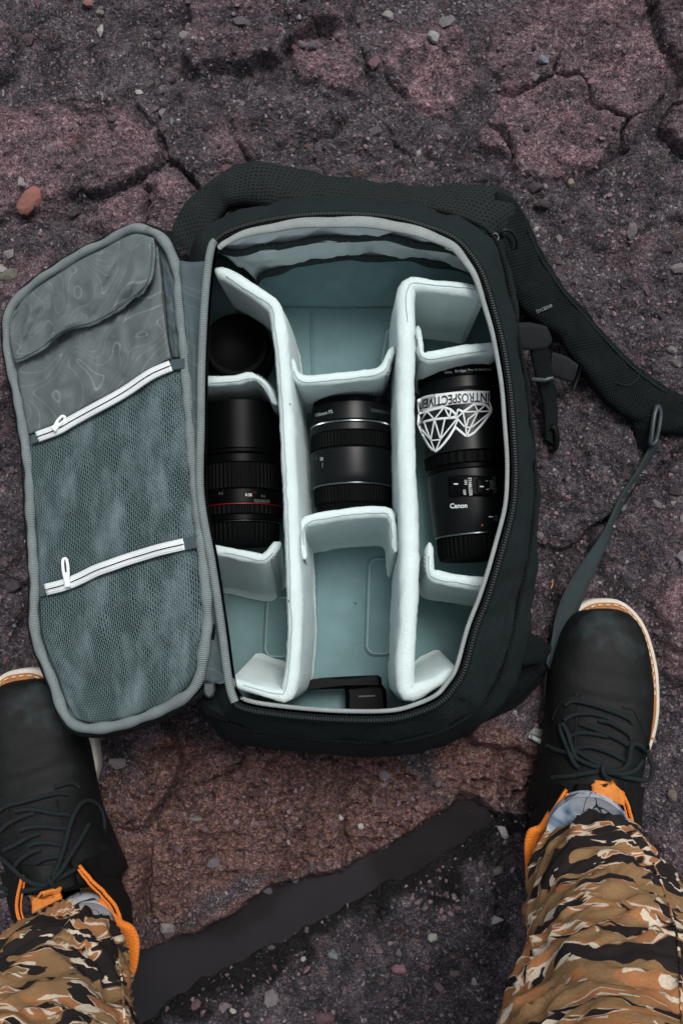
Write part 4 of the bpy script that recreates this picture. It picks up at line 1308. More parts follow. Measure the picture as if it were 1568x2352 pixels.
A = [(1128, 440, .05), (1165, 452, .045), (1190, 485, .04), (1210, 518, .035), (1226, 556, .03), (1252, 601, .026), (1286, 652, .024), (1324, 696, .022), (1375, 754, .02), (1419, 802, .02), (1470, 849, .02), (1528, 890, .02), (1610, 935, .02), (1680, 975, .02)]
B = [(1110, 540, .05), (1128, 570, .045), (1145, 610, .04), (1165, 655, .035), (1185, 695, .03), (1215, 728, .028), (1250, 752, .026), (1285, 785, .024), (1325, 840, .022), (1372, 905, .02), (1430, 955, .02), (1510, 994, .02), (1575, 1002, .02), (1650, 1050, .02)]
s2 = pad('shoulder_strap', PP(spl(A, 80), 0), PP(spl(B, 80), 0), .022, M['shell_dark'], bag, n=100, m=24, power=.7, wr=.004, seed=81)
s2['label'] = 'black canvas shoulder strap running off to the right'
b2_ = bvh_of([s2])
drape_line('edge_binding', [(1212, 530), (1228, 572), (1254, 615), (1290, 668), (1328, 712), (1378, 768), (1422, 815), (1472, 862), (1530, 902)], b2_, .0004, .0012, M['shell'], s2)
drape_line('panel_seam', [(1469, 852), (1462, 872), (1440, 885), (1410, 878)], b2_, .0002, .001, M['shell'], s2)
lettering('lettering', 'incase', 1248, 708, 11, -24, M['ink_dim'], s2, b2_, off=.0008, bold=.02, sx=1.05)

# buckle and the loose adjusting strap
tube('buckle', PP(spl([(1508, 934, .034), (1500, 960, .036), (1495, 1000, .034), (1492, 1020, .03), (1503, 1016, .026), (1511, 985, .028), (1515, 950, .03)], 40, True), 0), .0022, M['grey_plastic'], bag, rz=.0032, nseg=10, closed=True)
pad('buckle_strap', PP([(1445, 960, .02), (1455, 985, .016), (1462, 1025, .01)], 0), PP([(1500, 940, .03), (1502, 985, .03), (1490, 1035, .012)], 0), .006, M['shell_dark'], bag, n=20, m=12)
wa = [(1500, 1010, .026), (1468, 1072, .02), (1425, 1140, .018), (1383, 1224, .018), (1325, 1306, .022), (1289, 1373, .026), (1273, 1428, .03), (1268, 1470, .035), (1256, 1525, .04)]
wb = [(1515, 1012, .022), (1482, 1080, .010), (1440, 1148, .008), (1410, 1214, .012), (1372, 1300, .020), (1342, 1366, .022), (1320, 1424, .024), (1294, 1470, .026), (1262, 1540, .03)]
band('adjusting_strap', PP(spl(wa, 60), 0), PP(spl(wb, 60), 0), .0016, M['strap'], bag)
# wing of fabric at the lower right corner and the stub that holds the strap
G = coons(PP(spl([(1160, 1540, .055), (1200, 1533, .05), (1235, 1515, .045), (1266, 1482, .042)], 20), 0), PP(spl([(1040, 1690, .03), (1110, 1660, .018), (1190, 1620, .012), (1246, 1562, .016)], 20), 0),
          PP([(1160, 1540, .055), (1100, 1600, .05), (1040, 1690, .03)], 0), PP([(1266, 1482, .042), (1262, 1525, .03), (1246, 1562, .016)], 0), 24, 18)
G[..., 2] += .004 * fbm(np.linspace(0, 4, 24)[:, None], np.linspace(0, 3, 18)[None], 3, 90)
sheet('corner_wing', G, M['shell_dark'], bag, .004)
pad('strap_stub', PP([(1160, 1455, .07), (1195, 1447, .07), (1240, 1462, .055), (1250, 1480, .045)], 0), PP([(1172, 1518, .065), (1200, 1530, .06), (1235, 1522, .05), (1248, 1500, .045)], 0), .010, M['shell_dark'], bag, n=24, m=14)
# compression straps and buckles on the right flank
pad('compression_strap', PP([(1178, 742, .07), (1215, 740, .062), (1252, 748, .05), (1262, 775, .04)], 0), PP([(1190, 802, .06), (1222, 806, .05), (1250, 802, .042), (1258, 790, .038)], 0), .006, M['webbing'], bag, n=24, m=12)
pad('compression_strap', PP([(1268, 808, .034), (1300, 818, .034), (1328, 838, .03)], 0), PP([(1262, 862, .026), (1288, 872, .026), (1316, 880, .024)], 0), .004, M['webbing'], bag, n=20, m=12)
tube('strap_bar', PP([(1334, 836, .032), (1326, 866, .03), (1315, 898, .024)], 0), .0022, M['plastic'], bag, nseg=10)
pad('flank_strap', PP(spl([(1215, 800, .05), (1228, 860, .035), (1246, 930, .024), (1252, 1010, .016)], 20), 0), PP(spl([(1255, 795, .04), (1268, 860, .026), (1278, 935, .016), (1276, 1030, .010)], 20), 0), .006, M['shell_dark'], bag, n=30, m=12)
tube('side_release_buckle', PP(spl([(1258, 985, .018), (1272, 982, .02), (1277, 1005, .018), (1274, 1028, .014), (1262, 1030, .012)], 24), 0), .003, M['plastic'], bag, rz=.0022, nseg=10)
tube('strap_bar', PP([(1220, 871, .04), (1250, 873, .04), (1268, 868, .036)], 0), .002, M['grey_plastic'], bag, nseg=8)
# zip pull cord at the upper right corner
tube('pull_cord', PP(spl([(1146, 545, .12), (1152, 532, .128), (1165, 528, .128), (1178, 536, .124), (1186, 552, .118), (1186, 568, .112), (1176, 570, .110), (1172, 556, .114), (1160, 540, .122), (1150, 548, .118)], 50), 0), .0014, M['zip'], bag, nseg=8)
extrude_px('cord_lock', [(1128, 537), (1136, 532), (1146, 545), (1143, 558), (1134, 563), (1126, 550)], .10, .122, M['plastic'], bag, bevel=.002)
tube('cord_lock_rim', PP(spl([(1130, 540), (1138, 536), (1144, 546), (1137, 560)], 20), .123), .0010, M['grey_plastic'], bag, nseg=6)

# ================================================================== padded dividers
def divider(label, path, ztop, thick, lean=(0.0, 0.0), zbase=FLOOR_Z + .0015, seed=1, seam_side=0.35, tabs=None, group=None, step=.0035, seam_range=None, flop=None, velcro=()):
    """a soft board standing on edge: path of its top edge on the photo grid"""
    pts = np.array([P(p[0], p[1], ztop if len(p) < 3 else p[2]) for p in path])
    Lr = np.linalg.norm(np.diff(pts, axis=0), axis=1).sum()
    n = max(12, int(Lr / step))
    c = spl(pts, n)
    s = np.linspace(0, 1, n)
    # thickness along the path: thin velcro tabs at the ends, plump in the middle
    arc = s * Lr
    tk = np.full(n, thick)
    if tabs:
        for a, b, k in tabs:      # from fraction a to b, thickness k
            m_ = sm(s, a - .03, a + .03) * (1 - sm(s, b - .03, b + .03))
            tk = tk * (1 - m_) + k * m_
    endr = np.clip(np.minimum(arc, Lr - arc) / (thick * .5), 0, 1)
    tk = tk * np.sqrt(np.clip(1 - (1 - endr) ** 2, 0.06, 1))
    t = np.gradient(c, axis=0); t[:, 2] = 0; t /= np.linalg.norm(t, axis=1)[:, None]
    side = np.stack([t[:, 1], -t[:, 0], 0 * t[:, 0]], 1)
    base = c + np.array([lean[0], lean[1], 0]); base[:, 2] = zbase
    if flop:
        base[:, 1] += flop[1] * sm(s, flop[0], flop[0] + .06)
    up = c - base
    hh = np.linalg.norm(up, axis=1); up /= hh[:, None]
    ang = np.linspace(0, np.pi, 9)
    m = []
    ht = tk / 2
    rows = [(-.82, 0.0, 0), (-.97, .25, 0), (-1.04, .55, 0), (-1.02, .8, 0)]
    pro = []
    for k, f, _ in rows: pro.append((k * ht, f * (hh - ht)))
    for a in ang: pro.append((-np.cos(a) * ht * 1.02, (hh - ht) + np.sin(a) * ht))
    for k, f, _ in rows[::-1]: pro.append((-k * ht, f * (hh - ht)))
    G = np.stack([base + side * a[:, None] + up * b[:, None] for a, b in pro], 1)
    A_ = arc[:, None]; J = np.arange(len(pro))[None]
    w = .0007 * fbm(A_ * 45 + seed * 3.1, J * .35, 3, seed) + .0004 * fbm(A_ * 260, J * 1.3, 2, seed + 3)
    G += side[:, None] * w[..., None] + np.array([0, 0, 1.0]) * (.0007 * fbm(A_ * 30, 0 * J + seed, 3, seed + 7))[..., None]
    mfin = len(pro)
    F = grid_faces(n, mfin).tolist()
    F.append(list(range(mfin))[::-1]); F.append([(n - 1) * mfin + k for k in range(mfin)])
    F += [[i * mfin, (i + 1) * mfin, (i + 1) * mfin + mfin - 1, i * mfin + mfin - 1] for i in range(n - 1)]
    mid = c[n // 2]
    th_ = empty('padded_divider', (mid[0], mid[1], zbase))
    tag(th_, label, 'divider', group)
    mk('panel', G.reshape(-1, 3), F, M['felt'], th_, True, grid_uv(G))
    a = seam_side
    j = int(round(lerp(4, 12, (a + 1) / 2)))
    q = G[3:-3, j]
    if seam_range: q = q[int(len(q) * seam_range[0]):int(len(q) * seam_range[1])]
    tube('seam', q + np.array([0, 0, .0000]), .00045, M['seam'], th_, nseg=6)
    for v0, v1, sd_ in velcro:
        a0, a1 = int(v0 * (n - 1)), int(v1 * (n - 1)) + 1
        js = range(10, 17) if sd_ > 0 else range(0, 7)
        Gv = G[max(a0, 2):min(a1, n - 2)][:, list(js)] + side[max(a0, 2):min(a1, n - 2), None] * (.0009 * sd_)
        if Gv.shape[0] > 1:
            if np.cross(Gv[1, 0] - Gv[0, 0], Gv[0, 1] - Gv[0, 0]) @ (side[a0] * sd_) < 0: Gv = Gv[::-1]
            mk('velcro_strip', Gv.reshape(-1, 3), grid_faces(Gv.shape[0], Gv.shape[1]), M['velcro'], th_, True, grid_uv(Gv))
    # loose felt fibres, too fine to count
    r = np.random.default_rng(seed)
    k = int(Lr * 8000)
    ii = r.integers(1, n - 1, k); jj = r.integers(1, mfin - 1, k)
    fu = r.random(k)[:, None]; fv = r.random(k)[:, None]
    p0 = lerp(lerp(G[ii, jj], G[ii - 1, jj], fu), G[ii, jj - 1], fv * .5)
    N = p0 - (base[ii] * .5 + c[ii] * .5); N -= up[ii] * ((N * up[ii]).sum(1)[:, None]) * .2
    N /= np.linalg.norm(N, axis=1)[:, None]
    d = N * r.uniform(.2, 1, k)[:, None] + r.normal(0, .6, (k, 3)); d /= np.linalg.norm(d, axis=1)[:, None]
    sd2 = np.cross(d, r.normal(0, 1, (k, 3))); sd2 /= np.linalg.norm(sd2, axis=1)[:, None]
    ln_ = r.uniform(.0004, .0013, k)[:, None]
    V = np.stack([p0 - sd2 * .00007, p0 + sd2 * .00007, p0 + d * ln_], 1).reshape(-1, 3)
    fz = mk('fuzz', V, np.arange(3 * k).reshape(-1, 3), M['felt'], th_, False)
    fz['kind'] = 'stuff'
    return th_, G
DG = 'padded dividers in the backpack'
divider('long white padded divider left of the middle lens, bent at its upper end', [(494, 618), (530, 634), (575, 662), (608, 685), (624, 697), (633, 714), (643, 780), (650, 860), (657, 960), (663, 1080), (668, 1200), (673, 1330), (676, 1440), (672, 1530), (663, 1582), (655, 1600), (637, 1599), (600, 1590), (560, 1578), (528, 1566)],
        .156, .0120, (.009, .002), seed=11, seam_side=.15, group=DG, flop=(.88, .018), tabs=[(.905, 1.1, .0075)])
divider('long white padded divider between the middle and right lenses, folded at both ends', [(1118, 672), (1070, 662), (1010, 656), (965, 650), (948, 649), (937, 656), (933, 672), (932, 700), (934, 790), (933, 900), (934, 1040), (940, 1180), (942, 1300), (938, 1420), (932, 1520), (931, 1570), (935, 1590), (949, 1592), (985, 1576), (1052, 1540)],
        .160, .0145, (-.002, 0), seed=12, seam_side=.05, group=DG, seam_range=(0.0, .22), flop=(.90, .015), tabs=[(.925, 1.1, .0085), (-.1, .13, .0115)])
divider('short white divider with both tabs turned up, above the middle lens', [(673, 822), (676, 848), (688, 868), (710, 872), (760, 868), (820, 862), (862, 857), (882, 845), (893, 818), (903, 796)],
        .138, .0095, seed=13, tabs=[(-.1, .13, .005), (.84, 1.1, .0065)], group=DG, velcro=((0, .16, 1), (.82, 1, 1)))
divider('short white divider with both tabs turned down, below the middle lens', [(699, 1284), (693, 1245), (692, 1212), (704, 1196), (740, 1186), (800, 1178), (860, 1173), (892, 1176), (901, 1195), (905, 1230), (908, 1268)],
        .138, .0095, (0, -.014), seed=14, tabs=[(-.1, .22, .0055), (.78, 1.1, .0055)], group=DG, velcro=((0, .22, -1), (.78, 1, -1)))
divider('short divider above the left lens, its right tab curling down', [(452, 874), (500, 873), (545, 870), (572, 863), (598, 872), (618, 895), (634, 930)],
        .126, .0095, seed=15, tabs=[(.6, 1.1, .0055)], group=DG, velcro=((.62, 1, -1),))
divider('short divider below the left lens, its right tab turned up', [(478, 1258), (530, 1267), (580, 1278), (606, 1281), (621, 1268), (632, 1252), (645, 1246)],
        .126, .0085, (0, -.028), seed=16, tabs=[(.75, 1.1, .0075)], group=DG, velcro=((.78, 1, 1),))
divider('short divider above the right lens with stickered barrel', [(959, 748), (963, 785), (967, 812), (985, 818), (1030, 810), (1080, 803), (1148, 797)],
        .140, .0115, seed=17, tabs=[(-.1, .3, .0055)], group=DG, velcro=((0, .3, 1),))
divider('short divider below the right lens, its left tab turned up', [(985, 1246), (987, 1285), (988, 1312), (1004, 1324), (1060, 1334), (1140, 1344)],
        .136, .0115, (0, -.008), seed=18, tabs=[(-.1, .33, .0065)], group=DG, velcro=((0, .33, 1),))

# ================================================================== lenses
def lens_frame(a, b, z):
    A_ = P(a[0], a[1], z); B_ = P(b[0], b[1], z)
    d = B_ - A_; L = np.linalg.norm(d); ax = d / L
    w_ = np.cross(np.array([0, 0, 1.0]), ax)
    if w_[0] < 0: w_ = -w_
    return A_, ax, w_, L
def s_of(fr, px, py, zt):
    """distance along the lens of the ring that shows at this spot on its upper side"""
    A_, ax, w_, L = fr
    q = P(px, py, zt)
    return float((q - A_) @ ax)
def lathe(name, fr, prof, mat, parent, nseg=72, ribs=None, sharp=True):
    A_, ax, w_, L = fr
    z_ = np.array([0, 0, 1.0])
    if ribs:
        nseg = ribs * 4
    a = np.linspace(0, 2 * np.pi, nseg, endpoint=False)
    G = []
    for s, r in prof:
        rr = np.full(nseg, r)
        if ribs and r > 0:
            k = np.arange(nseg) % 4
            rr = rr - np.where(k < 2, 0, .0007)
        G.append(A_ + ax * s + rr[:, None] * (np.sin(a)[:, None] * w_ + np.cos(a)[:, None] * z_))
    G = np.array(G)
    F = grid_faces(len(prof), nseg, cv=True).tolist()
    F.append(list(range(nseg))[::-1]); F.append([(len(prof) - 1) * nseg + k for k in range(nseg)])
    o = mk(name, G.reshape(-1, 3), F, mat, parent, True, grid_uv(G))
    bm = bmesh.new(); bm.from_mesh(o.data)
    bmesh.ops.recalc_face_normals(bm, faces=bm.faces)
    for e in bm.edges:
        if len(e.link_faces) == 2 and e.calc_face_angle(0) > math.radians(28):
            e.smooth = False
    bm.to_mesh(o.data); bm.free()
    return o

def seg(s0, s1, r, e=.0006):
    return [(s0, r - e), (s0 + e, r), (s1 - e, r), (s1, r - e)]

# --- middle lens
R = .0362; zc = FLOOR_Z + .002 + R; zt = zc + R
fr = lens_frame((806, 897), (811, 1186), zc)
def S(y, px=808): return s_of(fr, px, y, zt)
ln = empty('camera_lens', fr[0] + fr[1] * fr[3] / 2 - np.array([0, 0, zc - FLOOR_Z]))
tag(ln, 'short fat black lens with two silver rings in the middle compartment', 'lens', 'lenses in the backpack')
s0 = S(902)
lathe('front_cap', fr, [(s0, .030), (s0 + .0008, .0335), (S(916), .0338), (S(918), .033)], M['lens_black'], ln, ribs=60)
bar1 = lathe('front_barrel', fr, seg(S(918), S(960), .0352), M['lens_satin'], ln)
lathe('silver_ring', fr, seg(S(962), S(967), R + .0002, .0004), M['chrome'], ln, ribs=110)
lathe('front_collar', fr, seg(S(968), S(985), R), M['lens_satin'], ln)
lathe('focus_ring', fr, [(S(985.5), R - .0005), (S(987), R + .0002), (S(1020), R + .0002), (S(1022), R - .0005)], M['rubber'], ln, ribs=72)
bar2 = lathe('barrel', fr, [(S(1022.5), R - .001), (S(1026), R), (S(1080), R), (S(1090), R - .0006), (S(1101), R - .0012), (S(1104), R - .002)], M['lens_satin'], ln)
lathe('silver_ring', fr, seg(S(1104), S(1109), R - .0014, .0008), M['chrome'], ln)
lathe('rear_cap', fr, [(S(1109.5), R - .003), (S(1112), R - .0022), (S(1148), R - .003), (S(1152), R - .0045), (S(1172), R - .006)], M['rubber'], ln, ribs=64)
bv = bvh_of([bar1, bar2])
lettering('lettering', '100mm F2', 744, 950, 8, -14, M['ink'], bar1, bv, sx=.9)
lettering('lettering', 'YONGNUO', 874, 946, 7.5, 9, M['ink_dim'], bar1, bv, sx=.9)
lettering('lettering', '35', 739, 1054, 7, 90, M['ink'], bar2, bv)
drape_line('index_line', [(741, 1062), (741, 1074)], bv, .0003, .0003, M['ink_dim'], bar2, n=6)
lettering('lettering', '16', 728, 1052, 5, 90, M['ink_dim'], bar2, bv)

# --- left lens
R = .0375; zc = FLOOR_Z + .002 + R; zt = zc + R
fr = lens_frame((550, 905), (556, 1262), zc)
def S(y, px=552): return s_of(fr, px, y, zt)
ln = empty('camera_lens', fr[0] + fr[1] * fr[3] / 2 - np.array([0, 0, zc - FLOOR_Z]))
tag(ln, 'long black lens with one thin red ring in the left compartment', 'lens', 'lenses in the backpack')
lathe('lens_hood', fr, [(S(915), .033), (S(917), R), (S(1026), R), (S(1028), R - .001), (S(1034), R - .0012), (S(1037), R - .002)], M['lens_black'], ln)
lathe('hood_ring', fr, seg(S(1037.5), S(1058), .0345), M['lens_black'], ln)
lathe('focus_ring', fr, [(S(1058.5), .0345), (S(1060), .0358), (S(1117), .0358), (S(1119), .0348)], M['rubber'], ln, ribs=60)
bar = lathe('barrel', fr, seg(S(1119.5), S(1153), .0352), M['lens_black'], ln)
lathe('red_ring', fr, seg(S(1153.3), S(1156), .0353, .0003), M['red'], ln)
ap = lathe('aperture_ring', fr, [(S(1156.3), .0346), (S(1158), .0352), (S(1176), .0352), (S(1178), .0346)], M['rubber'], ln, ribs=50)
lathe('rear_barrel', fr, seg(S(1178.5), S(1192), .0346), M['lens_black'], ln)
lathe('silver_ring', fr, seg(S(1192.3), S(1194.6), .0342, .0004), M['chrome'], ln)
lathe('rear_cap', fr, [(S(1195), .0320), (S(1197), .0326), (S(1232), .0322), (S(1240), .0310)], M['rubber'], ln, ribs=48)
bv = bvh_of([bar, ap])
lettering('lettering', '0.35', 571, 1137, 6.5, 2, M['ink'], bar, bv, bold=.02)
lettering('lettering', '0.3', 508, 1134, 6, -3, M['ink_dim'], bar, bv)
lettering('lettering', '0.4', 604, 1140, 5.5, 4, M['ink_dim'], bar, bv)
lettering('lettering', 'ROKINON', 601, 1151, 7, 3, M['ink_dim'], bar, bv, sx=.8)
lettering('lettering', '1', 513, 1127, 5, 0, M['red'], bar, bv)
lettering('lettering', '1.2', 584, 1131, 5, 3, M['red'], bar, bv)

# --- right lens with sticker
R = .0392; zc = FLOOR_Z + .002 + R; zt = zc + R
fr = lens_frame((1058, 826), (1092, 1290), zc)
def S(y, px=None):
    return s_of(fr, 1058 + (y - 830) / 460 * 34 if px is None else px, y, zt)
ln = empty('camera_lens', fr[0] + fr[1] * fr[3] / 2 - np.array([0, 0, zc - FLOOR_Z]))
tag(ln, 'long black zoom lens with white diamond sticker and switches in right compartment', 'lens', 'lenses in the backpack')
lathe('front_cap', fr, [(S(828), .034), (S(830), .0382), (S(838), .0388)], M['lens_black'], ln)
flt = lathe('filter_ring', fr, seg(S(838.3), S(860), R + .0004, .0005), M['lens_black'], ln)
lathe('front_barrel', fr, [(S(860.3), R - .001), (S(862), R - .0005), (S(886), R - .0005), (S(887), R), (S(890), R + .0004), (S(893), R)], M['lens_satin'], ln)
zr = lathe('zoom_barrel', fr, seg(S(893.3), S(1032), R), M['lens_satin'], ln)
lathe('zoom_grip', fr, [(S(1032.5), .0365), (S(1034), .0380), (S(1058), .0380), (S(1060), .037)], M['rubber'], ln, ribs=34)
lathe('grip_ring', fr, seg(S(1060.5), S(1072), .0372), M['lens_black'], ln)
bar = lathe('main_barrel', fr, [(S(1072.5), .036), (S(1074), .0366), (S(1090), .0366), (S(1160), .0360), (S(1172), .0352), (S(1216), .0346), (S(1219), .034)], M['lens_satin'], ln)
lathe('silver_ring', fr, seg(S(1219.5), S(1224.5), .0340, .0005), M['chrome'], ln)
lathe('rear_cap', fr, [(S(1225), .0315), (S(1228), .0325), (S(1262), .0322), (S(1276), .0305)], M['rubber'], ln, ribs=46)
bz = bvh_of([zr]); bb = bvh_of([bar]); bfl = bvh_of([flt])
def c5(x, y): return (x * .3417 + 861, y * .3417 + 602.8)
lettering('lettering', 'HOYA', c5(492, 738)[0], c5(492, 738)[1] + 1, 5.2, -4, M['ink'], flt, bfl, sx=.85)
lettering('lettering', 'Pro1 Digital', c5(572, 727)[0], c5(572, 727)[1] + 1, 5.4, -3, M['ink'], flt, bfl, sx=.72, shear=.3, bold=.02)
lettering('lettering', '58mm  MC PROTECTOR', c5(700, 720)[0], c5(700, 720)[1] + 1, 4.8, 0, M['ink'], flt, bfl, sx=.78)
# sticker: white band, black lettering, white line drawing
def sheet_px(name, A_, B_, bvh, off, mat, parent, n=40, m=6):
    A_ = spl(A_, n); B_ = spl(B_, n)
    G = np.zeros((n, m, 3))
    for j in range(m):
        k = j / (m - 1)
        for i in range(n):
            q = A_[i] * (1 - k) + B_[i] * k
            G[i, j] = drape(q[0], q[1], bvh, off, zt - .004)
    return sheet(name, G, mat, parent, .0002)
st = sheet_px('sticker', [c5(*p) for p in ((283, 922), (350, 896), (450, 880), (560, 868), (680, 863), (768, 866))], [c5(*p) for p in ((292, 1012), (380, 984), (450, 969), (520, 956), (600, 950), (680, 947), (770, 944))], bz, .0004, M['sticker'], zr)
yb = np.array([c5(*p) for p in ((283, 966), (350, 944), (450, 926), (560, 911), (680, 906), (768, 905))])
pathf = lambda x: float(np.interp(x, yb[:, 0], yb[:, 1]))
lettering('lettering', 'INTROSPECTIVE', c5(548, 0)[0], 0, 22, 180, M['black_print'], st, bz, off=.0009, bold=.026, width=146, path=pathf)
lettering('lettering', 'DE', c5(302, 0)[0] + 1, 0, 20, 180, M['black_print'], st, bz, off=.0009, sx=.55, path=pathf)
LINES = [  # facets of the two gems, traced on the barrel
 [(295, 1020), (290, 1088), (330, 1180), (370, 1245), (405, 1275), (450, 1235), (500, 1170), (535, 1112)], [(290, 1085), (340, 1068), (400, 1055), (470, 1048), (560, 1042)],
 [(298, 1015), (350, 1000), (405, 985), (465, 973), (510, 990), (550, 1030)], [(400, 1055), (350, 1000)], [(400, 1055), (465, 973)], [(465, 973), (500, 1046)], [(350, 1000), (300, 1080)],
 [(330, 1072), (375, 1195)], [(400, 1055), (375, 1195)], [(400, 1055), (440, 1190)], [(470, 1048), (440, 1190)], [(375, 1195), (405, 1275)], [(440, 1190), (405, 1275)], [(375, 1197), (440, 1192)], [(556, 1044), (440, 1190)], [(290, 1088), (375, 1195)],
 [(500, 1046), (550, 1030)], [(510, 990), (500, 1046)], [(555, 988), (592, 1006), (665, 952), (742, 956), (781, 1000)], [(592, 1006), (690, 1003), (781, 1000)], [(665, 952), (690, 1003)], [(742, 956), (690, 1003)], [(592, 1006), (555, 1040)],
 [(592, 1010), (610, 1110), (615, 1168)], [(690, 1003), (640, 1110), (615, 1168)], [(781, 1000), (650, 1108)], [(781, 1002), (720, 1085), (660, 1150), (615, 1172), (560, 1125), (536, 1105)], [(610, 1110), (650, 1108)], [(555, 988), (545, 1040), (600, 1106)], [(690, 1003), (625, 1055), (612, 1108)],
 [(560, 1050), (525, 1125)], [(765, 940), (782, 985), (781, 1002)],
]
for L_ in LINES:
    q = resample([c5(*p) for p in L_], 16)
    w_ = 1.7 if len(L_) <= 3 else 2.7
    tt = np.gradient(q, axis=0); tt /= np.linalg.norm(tt, axis=1)[:, None] + 1e-9; nn = np.stack([-tt[:, 1], tt[:, 0]], 1)
    G = np.stack([np.array([drape(x, y, bz, .0005, zt - .004) for x, y in q + nn * w_ * k]) for k in (-1, 0, 1)], 1)
    sheet('sticker_line', G, M['sticker'], st, .0001)
# switches and print
sp_ = sheet_px('switch_plate', [(1030, 1094), (1070, 1092), (1132, 1094)], [(1032, 1141), (1072, 1140), (1132, 1140)], bb, .0012, M['lens_black'], bar, 20, 8)
bs = bvh_of([sp_])
for cx, cy, w_, h_ in ((1046, 1119, 17, 42), (1102, 1115, 15, 34)):
    o = tube('switch_rim', np.array([drape(x, y, bs, .0004) for x, y in rrect(cx, cy, w_, h_, 7, -2)]), .0007, M['rubber'], sp_, nseg=6, closed=True)
for x, y in ((1047, 1112), (1105.5, 1118)):
    sheet_px('switch', [(x - 5, y - 1.5), (x + 5, y - 1.5)], [(x - 5, y + 1.5), (x + 5, y + 1.5)], bs, .001, M['ink'], sp_, 6, 3)
for s_, x, y, sz, ro, mt in (('STABILIZER', 1079, 1118, 7.5, 86, 'ink'), ('ON', 1069, 1108, 6.5, 86, 'ink'), ('OFF', 1066, 1131, 6.5, 86, 'ink'), ('STABILIZER', 1133, 1114, 7, 86, 'ink_dim'), ('MODE', 1126, 1114, 6.5, 86, 'ink_dim'), ('1', 1116, 1105, 5.5, 86, 'ink'), ('2', 1118, 1124, 5.5, 86, 'ink')):
    lettering('lettering', s_, x, y, sz, ro, M[mt], bar, bvh_of([sp_, bar]), off=.0008, bold=.01, sx=.82)
lettering('lettering', 'Canon', 1053, 1162, 11, -2, M['ink'], bar, bb, bold=.035, sx=1.0)
lettering('lettering', 'AF', 1138, 1187, 6, 2, M['ink_dim'], bar, bb)
lettering('lettering', 'MF', 1138, 1195, 6, 2, M['ink_dim'], bar, bb)
sheet_px('switch', [(1121, 1186), (1131, 1186)], [(1121, 1188.5), (1131, 1188.5)], bb, .0008, M['ink'], bar, 6, 3)
dot = np.array([drape(1107 + 3.4 * math.cos(a), 1207 + 3.4 * math.sin(a), bb, .0005) for a in np.linspace(0, 6.283, 14, endpoint=False)])
dc = dot.mean(0) + np.array([0, 0, .0008])
mk('index_dot', np.vstack([dot, dc]), [[k, (k + 1) % 14, 14] for k in range(14)], M['red'], bar)

# --- lens standing upright in the upper left compartment
c = P(543, 795, .08)
up = empty('camera_lens', (c[0], c[1], FLOOR_Z))
tag(up, 'black lens standing on end in the shadowy upper left compartment', 'lens', 'lenses in the backpack')
def vlathe(name, c, prof, mat, parent, nseg=64, ribs=0):
    a = np.linspace(0, 2 * np.pi, nseg, endpoint=False); G = []
    for z, r in prof:
        rr = np.full(nseg, r) - (np.where(np.arange(nseg) % 4 < 2, 0, .0007) if ribs else 0)
        G.append(np.stack([c[0] + rr * np.cos(a), c[1] + rr * np.sin(a), np.full(nseg, z)], 1))
    G = np.array(G); F = grid_faces(len(prof), nseg, cv=True).tolist(); F.append([(len(prof) - 1) * nseg + k for k in range(nseg)]); F.append(list(range(nseg))[::-1])
    return mk(name, G.reshape(-1, 3), F, mat, parent, True, grid_uv(G))
vlathe('barrel', c, [(FLOOR_Z + .001, .029), (FLOOR_Z + .003, .030), (.058, .030), (.062, .0305), (.077, .0305), (.079, .0298)], M['lens_black'], up)
vlathe('focus_ring', c, [(.048, .0304), (.049, .0312), (.056, .0312), (.057, .0304)], M['rubber'], up, 120, 1)
vlathe('front_cap', c, [(.0785, .0288), (.0825, .0288), (.0835, .0280), (.0835, .0225), (.0815, .0215), (.0815, .0002)], M['rubber'], up)

# --- black plastic clip at the lower end
clip = empty('plastic_clip', P(790, 1590, FLOOR_Z))
tag(clip, 'black plastic clip with long arm lying at the lower end of middle compartment', 'camera clip')
extrude_px('arm', [(692, 1565), (735, 1558), (800, 1554), (868, 1551), (876, 1556), (877, 1574), (790, 1582), (694, 1586)], .052, .066, M['plastic'], clip, bevel=.003)
extrude_px('body', [(790, 1578), (874, 1568), (887, 1584), (890, 1640), (794, 1640), (793, 1592)], FLOOR_Z + .001, .058, M['plastic'], clip, bevel=.004)
extrude_px('slot', [(822, 1598), (862, 1596), (862, 1600), (822, 1602)], .055, .0592, M['grey_plastic'], clip, bevel=.0005)

# ================================================================== person: shoes, socks, trousers
person = empty('person', P(760, 2150, 0))
tag(person, 'person in brown tiger-stripe camouflage trousers and black lace-up shoes astride the bag', 'person')

